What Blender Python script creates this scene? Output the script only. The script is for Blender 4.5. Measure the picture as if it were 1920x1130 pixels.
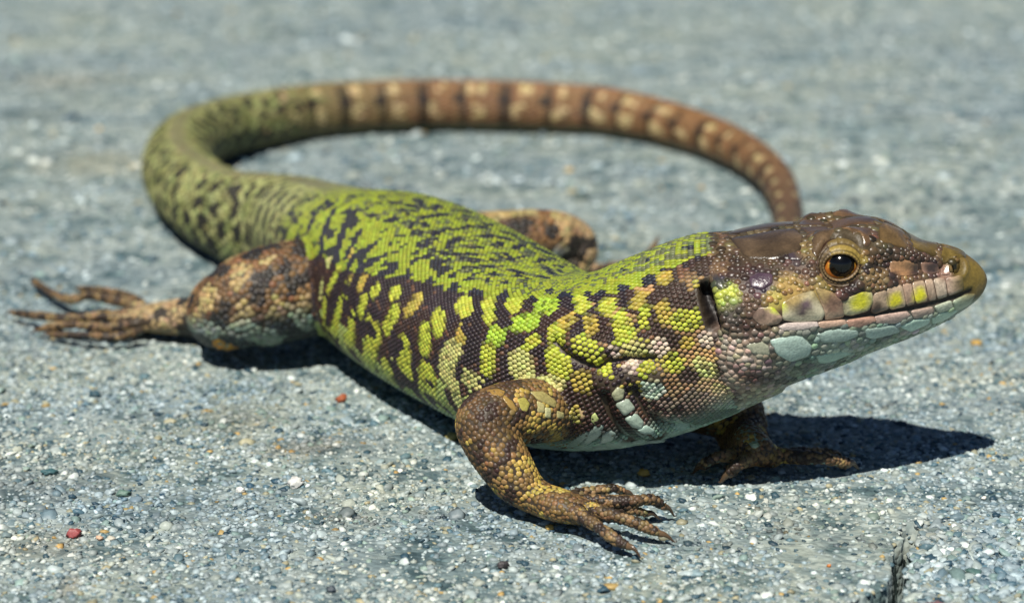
import bpy, math, random
import numpy as np
from mathutils import Vector, Matrix
from mathutils.bvhtree import BVHTree

random.seed(7)
rng = np.random.default_rng(11)
MM = 0.001                       # all shapes are worked out in millimetres
for o in list(bpy.data.objects):
    bpy.data.objects.remove(o)
scn = bpy.context.scene
col = scn.collection

# ------------------------------------------------------------------ camera
FPX = 4300.0                     # focal length in photograph pixels (1920 wide)
PITCH = math.atan(1150.0 / FPX)
CAMH = 44.7                      # mm above the ground
CAM = np.array([0.0, 0.0, CAMH])
cs_, sn_ = math.cos(PITCH), math.sin(PITCH)
FWD = np.array([0, cs_, -sn_]); UPV = np.array([0, sn_, cs_]); RGT = np.array([1.0, 0, 0])
cd = bpy.data.cameras.new('camera')
cam = bpy.data.objects.new('camera', cd); col.objects.link(cam)
cam.location = Vector(CAM * MM)
cam.rotation_euler = (math.pi / 2 - PITCH, 0, 0)
cd.sensor_width = 36.0
cd.lens = 36.0 * FPX / 1920.0
cd.clip_start = 0.002
cd.clip_end = 200.0
cd.dof.use_dof = True
cd.dof.focus_distance = 0.1285
cd.dof.aperture_fstop = 58.0
scn.camera = cam

# ------------------------------------------------------------------ sky, sun, exposure
SUN_EL, SUN_AZ = math.radians(58), math.radians(-160)   # azimuth clockwise from +Y: behind the camera, slightly left
wd = bpy.data.worlds.new('World'); scn.world = wd; wd.use_nodes = True
nt = wd.node_tree
bg = nt.nodes['Background']
sky = nt.nodes.new('ShaderNodeTexSky')
sky.sky_type = 'NISHITA'; sky.sun_disc = False
sky.sun_elevation = SUN_EL; sky.sun_rotation = SUN_AZ
sky.altitude = 1500; sky.air_density = 0.6; sky.dust_density = 0.2
nt.links.new(sky.outputs[0], bg.inputs[0])
bg.inputs[1].default_value = 0.05
sd = bpy.data.lights.new('sun', 'SUN'); sun = bpy.data.objects.new('sun', sd); col.objects.link(sun)
sd.energy = 5.0; sd.angle = math.radians(0.5); sd.color = (1.0, 0.95, 0.86)
sdir = Vector((math.sin(SUN_AZ) * math.cos(SUN_EL), math.cos(SUN_AZ) * math.cos(SUN_EL), math.sin(SUN_EL)))
sun.rotation_euler = sdir.to_track_quat('Z', 'Y').to_euler()
sun.location = sdir * 0.6
vs = scn.view_settings
vs.view_transform = 'Standard'; vs.look = 'None'; vs.exposure = 0.42; vs.gamma = 1.0; vs.use_curve_mapping = False
scn.cycles.use_denoising = True
scn.cycles.max_bounces = 6

# ------------------------------------------------------------------ pixel helpers
def ray(u, v):
    d = FWD + RGT * ((u - 960.0) / FPX) + UPV * (-(v - 565.0) / FPX)
    return d / np.linalg.norm(d)
def at_h(u, v, h):               # the point at height h seen at pixel u, v
    d = ray(u, v); return CAM + d * ((h - CAMH) / d[2])
def at_y(u, v, y):               # the point at distance y seen at pixel u, v
    d = ray(u, v); return CAM + d * (y / d[1])
def project(P):
    P = np.atleast_2d(P) - CAM
    z = P @ FWD
    return 960 + FPX * P[:, 0] / z, 565 - FPX * (P @ UPV) / z, z
def pxmm(P):                     # photograph pixels per millimetre at a point
    return FPX / float((np.asarray(P) - CAM) @ FWD)
def Z(ox, oy, k, pts):           # enlarged-crop coordinates to photograph pixels
    return [(ox + p[0] / k, oy + p[1] / k) + tuple(q / k for q in p[2:]) for p in pts]

# ------------------------------------------------------------------ materials
def mat(name):
    m = bpy.data.materials.new(name); m.use_nodes = True
    return m, m.node_tree, m.node_tree.nodes['Principled BSDF']
def skin_material(name, rough, spec, noise_scale, bump, mult=1.0, coat=0.0, metal_noise=0.25):
    m, t, b = mat(name)
    a = t.nodes.new('ShaderNodeAttribute'); a.attribute_name = 'Col'
    tc = t.nodes.new('ShaderNodeTexCoord')
    n = t.nodes.new('ShaderNodeTexNoise'); n.inputs['Scale'].default_value = noise_scale; n.inputs['Detail'].default_value = 4
    t.links.new(tc.outputs['Object'], n.inputs['Vector'])
    r = t.nodes.new('ShaderNodeMapRange'); r.inputs[1].default_value = .25; r.inputs[2].default_value = .75
    r.inputs[3].default_value = (1 - metal_noise) * mult; r.inputs[4].default_value = (1 + metal_noise) * mult
    t.links.new(n.outputs['Fac'], r.inputs[0])
    mx = t.nodes.new('ShaderNodeMix'); mx.data_type = 'RGBA'; mx.blend_type = 'MULTIPLY'; mx.inputs[0].default_value = 1
    t.links.new(a.outputs['Color'], mx.inputs[6]); t.links.new(r.outputs[0], mx.inputs[7])
    t.links.new(mx.outputs[2], b.inputs['Base Color'])
    b.inputs['Roughness'].default_value = rough
    b.inputs['Specular IOR Level'].default_value = spec
    b.inputs['Coat Weight'].default_value = coat
    b.inputs['Coat Roughness'].default_value = 0.2
    if bump:
        bp = t.nodes.new('ShaderNodeBump'); bp.inputs['Strength'].default_value = bump; bp.inputs['Distance'].default_value = 0.00006
        t.links.new(n.outputs['Fac'], bp.inputs['Height']); t.links.new(bp.outputs[0], b.inputs['Normal'])
    return m
M_SKIN = skin_material('lizard_skin', 0.5, 0.4, 5200, 0.6)
M_SCALE = skin_material('lizard_scale', 0.46, 0.34, 6500, 0.5)
M_HEAD = skin_material('lizard_head_scale', 0.37, 0.5, 6500, 0.35)
M_PLATE = skin_material('lizard_plate', 0.28, 0.5, 7000, 0.5, coat=0.15)
M_EYE = skin_material('lizard_eye', 0.15, 0.5, 9000, 0.0)
M_CLAW = skin_material('lizard_claw', 0.25, 0.5, 3000, 0.2)

# ------------------------------------------------------------------ mesh helpers
def make_mesh(name, V, F, C=None, material=None, smooth=True):
    """V in mm; F list/array of faces (an array of quads or triangles, or a list of lists)."""
    me = bpy.data.meshes.new(name)
    V = np.asarray(V, dtype=np.float32) * MM
    if isinstance(F, np.ndarray):
        k = F.shape[1]; nf = len(F)
        me.vertices.add(len(V)); me.vertices.foreach_set('co', V.ravel())
        me.loops.add(nf * k); me.loops.foreach_set('vertex_index', F.astype(np.int32).ravel())
        me.polygons.add(nf); me.polygons.foreach_set('loop_start', np.arange(0, nf * k, k, dtype=np.int32))
        me.update(calc_edges=True)
    else:
        me.from_pydata([tuple(v) for v in V], [], [tuple(f) for f in F]); me.update()
    if smooth:
        me.polygons.foreach_set('use_smooth', np.ones(len(me.polygons), dtype=bool))
    if C is not None:
        C = np.asarray(C, dtype=np.float32)
        if C.ndim == 1: C = np.tile(C, (len(V), 1))
        a = me.color_attributes.new('Col', 'FLOAT_COLOR', 'POINT')
        a.data.foreach_set('color', np.concatenate([C[:, :3], np.ones((len(C), 1), np.float32)], 1).ravel())
    if material: me.materials.append(material)
    return me
def add(name, me, parent=None, loc=None):
    o = bpy.data.objects.new(name, me); col.objects.link(o)
    if parent is not None:
        o.parent = parent
        if parent.type == 'EMPTY': o.matrix_parent_inverse = Matrix.Translation(-Vector(parent.location))
    return o
def norm(a):
    return a / np.maximum(np.linalg.norm(a, axis=-1, keepdims=True), 1e-9)

def catmull(P, n):
    """Resample control rows P (k x m) to n rows, centripetal-free Catmull-Rom."""
    P = np.asarray(P, float); k = len(P)
    x = np.linspace(0, k - 1, n); i = np.clip(x.astype(int), 0, k - 2); f = (x - i)[:, None]
    E = np.vstack([2 * P[0] - P[1], P, 2 * P[-1] - P[-2]])
    a, b, c, d = E[i], E[i + 1], E[i + 2], E[i + 3]
    return 0.5 * ((2 * b) + (c - a) * f + (2 * a - 5 * b + 4 * c - d) * f ** 2 + (3 * b - a - 3 * c + d) * f ** 3)

class Tube:
    """A tapering limb or trunk: control rows x, y, z, half-width, half-height."""
    def __init__(self, rows, n=60, m=40, ex=2.0, belly=1.0):
        R = catmull(np.asarray(rows, float), n)
        R[:, 3:] = np.maximum(R[:, 3:], 0.03)
        self.C = R[:, :3]; self.w = R[:, 3]; self.h = R[:, 4]; self.n = n; self.m = m; self.ex = ex; self.belly = belly
        T = norm(np.gradient(self.C, axis=0)); self.T = T
        up = np.tile(np.array([0, 0, 1.0]), (n, 1))
        flat = np.abs(T[:, 2]) > 0.9
        if flat.any():
            up[flat] = np.array([0.0, 0.35, 0.94])
        self.L = norm(np.cross(T, up))          # lateral: to the right of travel
        self.U = norm(np.cross(self.L, T))
        seg = np.r_[0, np.cumsum(np.linalg.norm(np.diff(self.C, axis=0), axis=1))]
        self.s = seg
    def at(self, s):
        f = np.interp(s, self.s, np.arange(self.n))
        g = lambda A: np.stack([np.interp(f, np.arange(self.n), A[:, k]) for k in range(3)], -1)
        return g(self.C), norm(g(self.L)), norm(g(self.U)), norm(g(self.T)), np.interp(f, np.arange(self.n), self.w), np.interp(f, np.arange(self.n), self.h)
    def surf(self, s, ph):
        """ph: 0 at the top, +pi/2 to the lateral side."""
        C, L, U, T, w, h = self.at(s)
        e = 2.0 / self.ex
        a = np.sign(np.sin(ph)) * np.abs(np.sin(ph)) ** e
        b = np.sign(np.cos(ph)) * np.abs(np.cos(ph)) ** e
        b = np.where(b < 0, b * self.belly, b)
        return C + L * (a * w)[..., None] + U * (b * h)[..., None]
    def grid(self):
        ph = np.linspace(0, 2 * np.pi, self.m, endpoint=False)
        V = np.concatenate([self.surf(np.full(self.m, s), ph) for s in self.s])
        F = []
        for i in range(self.n - 1):
            for j in range(self.m):
                k = (j + 1) % self.m
                F.append((i * self.m + j, i * self.m + k, (i + 1) * self.m + k, (i + 1) * self.m + j))
        F.append(tuple(range(self.m - 1, -1, -1)))
        F.append(tuple((self.n - 1) * self.m + j for j in range(self.m)))
        return V, F

def squash(P): return P - 0.6 * np.outer(P @ FWD, FWD)
def polyline_field(P, strokes):
    """Smallest (distance / radius) from points P to capsule strokes; strokes: list of (k x 4) arrays x y z r. Returns ratio and index."""
    best = np.full(len(P), 99.0); who = np.full(len(P), -1)
    for si, S in enumerate(strokes):
        if len(S) == 1: S = np.vstack([S, S + 1e-6])
        for a, b in zip(S[:-1], S[1:]):
            ab = b[:3] - a[:3]; L2 = max(ab @ ab, 1e-9)
            t = np.clip(((P - a[:3]) @ ab) / L2, 0, 1)
            d = np.linalg.norm(P - a[:3] - t[:, None] * ab, axis=1)
            q = d / (a[3] + (b[3] - a[3]) * t)
            k = q < best
            best[k] = q[k]; who[k] = si
    return best, who

# ------------------------------------------------------------------ the lizard's body plan
HY = 127.0                                        # plane of the head
HS = pxmm(at_y(1580, 600, HY))
def head_xz(u, v):
    p = at_y(u, v, HY); return p[0], p[2]
TOP = Z(1260, 380, 2.973, [(0, 240), (100, 207), (250, 180), (400, 150), (560, 118), (700, 106), (800, 107), (900, 100), (980, 77), (1060, 66), (1140, 69), (1220, 91), (1290, 130), (1340, 163), (1400, 193), (1500, 215), (1580, 240), (1650, 280), (1710, 332), (1745, 380), (1761, 425)])
BOT = Z(1260, 380, 2.973, [(0, 1165), (200, 1140), (430, 1085), (560, 1030), (650, 985), (760, 945), (880, 905), (1000, 865), (1110, 815), (1200, 785), (1330, 740), (1450, 690), (1560, 640), (1640, 592), (1700, 548), (1735, 505), (1752, 465), (1761, 425)])
tu, tv = np.array([p[0] for p in TOP]), np.array([p[1] for p in TOP])
bu, bv = np.array([p[0] for p in BOT]), np.array([p[1] for p in BOT])
HW = np.array([(1260, 5.0), (1310, 5.3), (1370, 5.6), (1440, 5.6), (1510, 5.15), (1575, 4.55), (1640, 3.95), (1700, 3.05), (1760, 2.15), (1800, 1.6), (1830, 1.05), (1845, .65), (1852.3, 0.2)])
def head_tube():
    us = np.r_[np.linspace(1285, 1800, 70), 1800 + (1852.3 - 1800) * np.sin(np.linspace(0.05, np.pi / 2, 26))]
    m = 72; V = []
    th = np.linspace(0, 2 * np.pi, m, endpoint=False)
    for u in us:
        t, b = np.interp(u, tu, tv), np.interp(u, bu, bv)
        x, zt = head_xz(u, t); _, zb = head_xz(u, b)
        w = np.interp(u, HW[:, 0], HW[:, 1]); zc, h = (zt + zb) / 2, (zt - zb) / 2
        zt -= 0.30 * np.clip((1860 - u) / 120, 0, 1) * np.clip((u - 1290) / 60, 0, 1)
        k0 = np.clip((u - 1285) / 95, 0, 1); k0 = k0 * k0 * (3 - 2 * k0)
        w *= 0.84 + 0.16 * k0; zt = zc + (zt - zc) * (0.86 + 0.14 * k0); zb = zc + (zb - zc) * (0.9 + 0.1 * k0)
        zc2 = zc + 0.12 * h
        k = np.clip((u - 1560) / 250, 0, 1)
        et = 2 / (2.25 - 0.1 * k); eb = 2 / 2.15
        s, c = np.sin(th), np.cos(th)
        up = c > 0
        yy = np.sign(s) * np.abs(s) ** np.where(up, et, eb) * w
        zz = np.where(up, zc2 + np.abs(c) ** et * (zt - zc2), zc2 - np.abs(c) ** eb * (zc2 - zb))
        # the jaw is set in a little under the mouth line
        V += [(x, HY + a, z) for a, z in zip(yy, zz)]
    n = len(us); F = []
    for i in range(n - 1):
        for j in range(m):
            k = (j + 1) % m
            F.append((i * m + j, (i + 1) * m + j, (i + 1) * m + k, i * m + k))
    F.append(tuple(range(m))); F.append(tuple((n - 1) * m + j for j in range(m - 1, -1, -1)))
    return np.array(V), F

def row(p, w, h=None): return (p[0], p[1], p[2], w, w if h is None else h)
TRUNK = Tube([
    (14.5, 127.0, 10.2, 4.6, 4.6),
    (11.7, 127.3, 9.4, 5.05, 5.1),
    (8.9, 127.9, 8.1, 5.15, 5.2),
    (5.9, 129.1, 6.75, 5.5, 5.1),
    (2.8, 131.8, 5.85, 6.1, 5.0),
    (-0.1, 137.4, 5.5, 6.6, 5.1),
    (-3.9, 144.6, 5.7, 6.95, 5.4),
    (-7.9, 152.2, 5.85, 6.45, 5.45),
    (-12.1, 159.8, 5.4, 4.8, 4.8),
    row(at_h(548, 428, 4.15), 3.95, 3.9),
    row(at_h(450, 408, 3.6), 3.55, 3.5)], n=120, m=72, ex=2.45, belly=1.0)
tail_px = [(610, 452, 4.9, 4.3), (548, 428, 4.15, 3.9), (450, 408, 3.6, 3.5), (383, 375, 3.35, 3.3), (335, 325, 3.15, 3.1), (345, 276, 3.0, 2.95), (400, 246, 2.85, 2.8), (480, 226, 2.72, 2.75),
           (600, 207, 2.62, 2.65), (800, 197, 2.5, 2.55), (1000, 200, 2.45, 2.5), (1150, 211, 2.3, 2.35), (1280, 240, 2.1, 2.1), (1380, 279, 1.9, 1.85), (1448, 328, 1.7, 1.55), (1474, 385, 1.45, 1.27),
           (1478, 440, 1.25, 1.1), (1466, 520, 1.0, .9), (1436, 580, .8, .7), (1380, 630, .6, .45), (1320, 650, .4, .2)]
TAIL = Tube([row(at_h(u, v, h), r) for u, v, h, r in tail_px], n=260, m=36)

limbs = {}
# near front limb
limbs['arm'] = Tube([row(at_y(1080, 762, 128.0), 1.8), row(at_y(1015, 768, 125.2), 1.85), row(at_y(945, 776, 123.2), 1.75), row(at_y(906, 790, 122.3), 1.55), row(at_y(918, 824, 121.9), 1.55), row(at_y(944, 864, 121.4), 1.5), row(at_y(972, 904, 121.0), 1.3), row(at_y(1008, 932, 120.6), 1.05, .95), row(at_h(1056, 949, 1.15), 1.15, .85), row(at_h(1100, 961, .8), 1.0, .6)], n=90, m=32)
def digit(pts, r0, r1, name, n=26):
    rows = []
    for i, p in enumerate(pts):
        f = i / (len(pts) - 1); rows.append(row(at_h(p[0], p[1], p[2]), (r0 + (r1 - r0) * f) * (0.58 + 0.10 * (i % 2))))
    limbs[name] = Tube(rows, n=n, m=16)
    return rows
digit_rows = {}
def D(name, pts, r0, r1): digit_rows[name] = digit(pts, r0, r1, name)
D('f1', [(1050, 955, 1.2), (1085, 965, 1.1), (1118, 985, 1.0), (1150, 1008, .8), (1178, 1024, .55)], .72, .42)
D('f2', [(1060, 945, 1.2), (1110, 955, 1.15), (1165, 970, 1.2), (1205, 985, .9), (1238, 1000, .5)], .70, .40)
D('f3', [(1065, 938, 1.2), (1120, 940, 1.2), (1180, 938, 1.4), (1222, 936, 1.35), (1246, 950, .75)], .66, .40)
D('f4', [(1060, 930, 1.2), (1110, 922, 1.0), (1150, 915, 1.1), (1172, 923, .7)], .58, .36)
D('f5', [(1075, 940, 1.0), (1130, 950, .8), (1180, 956, .8), (1212, 962, .5)], .55, .36)
# far front limb
limbs['far_arm'] = Tube([row(at_y(1245, 735, 131), 2.0), row(at_y(1320, 752, 133), 1.95), row(at_y(1378, 775, 133.5), 1.75), row(at_y(1392, 815, 132.5), 1.5), row(at_h(1412, 838, 1.6), 1.05), row(at_h(1436, 852, .95), 1.1, .7), row(at_h(1462, 858, .8), .9, .5)], n=60, m=28)
D('g1', [(1420, 848, 1.0), (1380, 852, 1.2), (1342, 858, 1.3), (1318, 872, .7)], .68, .5)
D('g2', [(1430, 852, 1.0), (1405, 860, 1.2), (1384, 870, 1.25), (1368, 886, .7)], .7, .54)
D('g3', [(1440, 852, 1.0), (1500, 856, 1.1), (1550, 860, 1.15), (1590, 868, .6)], .7, .52)
D('g4', [(1435, 858, 1.0), (1490, 848, .9), (1530, 845, .8), (1560, 848, .5)], .5, .34)
# near hind limb
limbs['leg'] = Tube([row(at_y(645, 515, 154.5), 2.9), row(at_y(592, 535, 152.0), 3.3), row(at_y(525, 549, 151.0), 3.4, 3.35), row(at_y(465, 566, 150.6), 3.2), row(at_y(440, 577, 150.6), 2.85), row(at_y(420, 585, 151.4), 2.6), row(at_y(408, 592, 153.6), 2.0), row(at_y(394, 596, 155.6), 1.5), row(at_h(360, 593, 1.6), 1.8, 1.35), row(at_h(300, 593, 1.2), 2.2, 1.0), row(at_h(235, 592, .7), 1.9, .55)], n=90, m=36)
D('h1', [(270, 575, 1.1), (213, 562, 1.0), (167, 553, 1.1), (133, 562, 1.0), (97, 549, .9), (64, 528, .9)], .66, .40)
D('h2', [(265, 590, 1.1), (205, 592, 1.1), (133, 596, 1.2), (75, 592, 1.0), (24, 586, .6)], .66, .40)
D('h3', [(265, 605, 1.1), (200, 614, 1.0), (150, 609, 1.1), (105, 610, .9), (76, 618, .5)], .62, .38)
D('h4', [(270, 618, 1.0), (220, 630, .8), (165, 628, .8), (96, 627, .4)], .55, .35)
D('h5', [(270, 568, 1.0), (225, 550, .8), (180, 542, .9), (150, 541, .5)], .5, .34)
# far hind limb
limbs['far_leg'] = Tube([row((-10.5, 160.5, 5.2), 2.4), row((-5.0, 164.5, 4.9), 2.35), row(at_y(1010, 446, 167), 2.1), row(at_y(1066, 452, 168), 1.85), row(at_y(1083, 470, 168), 1.55), row(at_y(1076, 490, 167.6), 1.3), row(at_h(1078, 508, 1.2), 1.1, .9), row(at_h(1110, 506, .9), 1.2, .7)], n=70, m=28)
D('k1', [(1100, 505, .9), (1145, 501, .9), (1190, 492, 1.0), (1218, 476, 1.5), (1230, 455, 2.2)], .6, .42)
D('k2', [(1100, 507, .9), (1155, 505, .8), (1215, 498, .7)], .6, .42)

parts_v, parts_f, off = [], [], 0
for V, F in [head_tube(), TRUNK.grid(), TAIL.grid()] + [t.grid() for t in limbs.values()]:
    parts_v.append(V); parts_f += [tuple(i + off for i in f) for f in F]; off += len(V)
tmp = bpy.data.meshes.new('tmp'); tmp.from_pydata([tuple(v) for v in np.concatenate(parts_v)], [], parts_f); tmp.update()
import bmesh
bm = bmesh.new(); bm.from_mesh(tmp); bmesh.ops.recalc_face_normals(bm, faces=bm.faces); bm.to_mesh(tmp); bm.free()
to = bpy.data.objects.new('tmp', tmp); col.objects.link(to)
rm = to.modifiers.new('r', 'REMESH'); rm.mode = 'VOXEL'; rm.voxel_size = 0.16; rm.adaptivity = 0
smm = to.modifiers.new('s', 'SMOOTH'); smm.factor = 0.5; smm.iterations = 7
dg = bpy.context.evaluated_depsgraph_get()
ev = to.evaluated_get(dg).to_mesh()
BV = np.empty(len(ev.vertices) * 3); ev.vertices.foreach_get('co', BV); BV = BV.reshape(-1, 3)
BF = np.empty(len(ev.loops), dtype=np.int32); ev.loops.foreach_get('vertex_index', BF); BF = BF.reshape(-1, 4)
to.evaluated_get(dg).to_mesh_clear()
bpy.data.objects.remove(to); bpy.data.meshes.remove(tmp)
print('body verts', len(BV))

def vnormals(V, F):
    d1, d2 = V[F[:, 2]] - V[F[:, 0]], V[F[:, 3]] - V[F[:, 1]]
    fn = np.cross(d1, d2); N = np.zeros_like(V)
    for k in range(F.shape[1]): np.add.at(N, F[:, k], fn)
    return norm(N)
def build_bvh(V, F): return BVHTree.FromPolygons([tuple(v) for v in V], [tuple(f) for f in F.tolist()])
bvh = build_bvh(BV, BF)
def hit(u, v):
    d = ray(u, v); r = bvh.ray_cast(Vector(CAM), Vector(d), 1000)
    return None if r[0] is None else np.array(r[0])

# ------------------------------------------------------------------ sculpt the head: sockets, ear, mouth, brow
def anchor_line(pts):
    A = [hit(p[0], p[1]) for p in pts]; return np.array([a for a in A if a is not None])
EYE = hit(1574.5, 498)
EAR = anchor_line([(1324, 542), (1330, 575), (1338, 608)])
MOUTH = anchor_line(Z(1260, 380, 2.973, [(560, 690), (610, 668), (720, 658), (850, 648), (1000, 638), (1130, 620), (1320, 592), (1470, 556), (1560, 530), (1640, 500), (1665, 492)]))
CANTH = anchor_line(Z(1260, 380, 2.973, [(800, 215), (1000, 190), (1120, 225), (1210, 275), (1300, 300), (1480, 330)]))
LORE = anchor_line(Z(1260, 380, 2.973, [(1180, 330), (1300, 380), (1450, 370), (1520, 365)]))
BROWL = anchor_line(Z(1260, 380, 2.973, [(850, 235), (940, 215), (1040, 240)]))
NOSTRIL = hit(1797, 503)
CHEEK = anchor_line(Z(1260, 380, 2.973, [(300, 450), (500, 560)]))
def xz_line_dist(P, A):
    """Distance in the side view from points to a polyline of anchors."""
    best = np.full(len(P), 99.0)
    if len(A) == 1: A = np.vstack([A, A + 1e-5])
    Q = P[:, [0, 2]]
    for a, b in zip(A[:-1, [0, 2]], A[1:, [0, 2]]):
        ab = b - a; t = np.clip(((Q - a) @ ab) / max(ab @ ab, 1e-9), 0, 1)
        best = np.minimum(best, np.linalg.norm(Q - a - t[:, None] * ab, axis=1))
    return best
BN = vnormals(BV, BF)
hm = ~((BV[:, 1] > 130.3) & (BV[:, 2] < 6.2)) & (BV[:, 0] > 9.0) & (BV[:, 1] < 136) & (BV[:, 1] > 118) & (BV[:, 2] > 2)
side = np.abs(BV[:, 1] - HY)
hv, hn = BV[hm], BN[hm]
sd_ = side[hm]
disp = np.zeros(len(hv))
lat = np.clip((np.abs(hn[:, 1]) - 0.2) / 0.3, 0, 1)
g = lambda d, s: np.exp(-(d / s) ** 2)
de = np.linalg.norm(hv[:, [0, 2]] - EYE[[0, 2]], axis=1)
disp -= 0.95 * lat * np.clip(1 - (de / 1.2) ** 4, 0, 1)
disp += 0.16 * lat * g(de - 1.55, 0.35)
disp -= 1.2 * lat * np.clip(1 - (xz_line_dist(hv, EAR) / 0.42) ** 4, 0, 1)
disp += 0.28 * lat * g(xz_line_dist(hv, EAR + np.array([0.75, 0, 0.1])), 0.45)
disp -= 0.16 * lat * g(xz_line_dist(hv, MOUTH), 0.13)
disp += 0.26 * g(xz_line_dist(hv, CANTH), 0.32) * np.clip(sd_ - 0.8, 0, 1)
disp += 0.28 * g(xz_line_dist(hv, BROWL), 0.4) * np.clip(sd_ - 1.0, 0, 1)
disp -= 0.32 * lat * g(xz_line_dist(hv, LORE), 0.55)
dno = np.linalg.norm(hv[:, [0, 2]] - NOSTRIL[[0, 2]], axis=1)
disp -= 0.6 * lat * np.clip(1 - (dno / 0.36) ** 3, 0, 1)
disp += 0.13 * lat * g(dno - 0.5, 0.16)
disp += 0.25 * lat * g(xz_line_dist(hv, CHEEK), 1.3)
BV[hm] += hn * disp[:, None]
def fold(pts, amp, sig):
    A = anchor_line(pts); S_ = np.c_[A, np.ones(len(A))]
    k = np.where(np.linalg.norm(BV - A.mean(0), axis=1) < 9)[0]
    d, _ = polyline_field(BV[k], [S_]); BV[k] += BN[k] * (amp * np.exp(-(d / sig) ** 2))[:, None]
fold([(1040, 640), (1058, 662), (1090, 680), (1120, 690), (1140, 678), (1180, 671), (1225, 672)], -0.28, 0.28)
fold([(1075, 640), (1110, 660), (1160, 650), (1210, 645)], 0.22, 0.6)
fold([(1130, 715), (1180, 705), (1235, 705)], 0.35, 0.6)
fold([(1152, 730), (1168, 765), (1195, 800), (1230, 818)], 0.30, 0.45)
fold([(1190, 735), (1210, 775), (1245, 795), (1290, 800)], -0.25, 0.45)
fold([(1135, 740), (1140, 775), (1160, 805), (1180, 825)], -0.30, 0.35)
BN = vnormals(BV, BF)
bvh = build_bvh(BV, BF)

def snap(P, maxd=3.0):
    """Nearest skin point and smooth normal for each row of P."""
    Q = np.empty_like(P); N = np.empty_like(P); D_ = np.full(len(P), 99.0)
    for i, p in enumerate(P):
        c, n, fi, d = bvh.find_nearest(Vector(p))
        Q[i] = c; D_[i] = d; N[i] = BN[BF[fi]].mean(0)
    return Q, norm(N), D_

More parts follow.
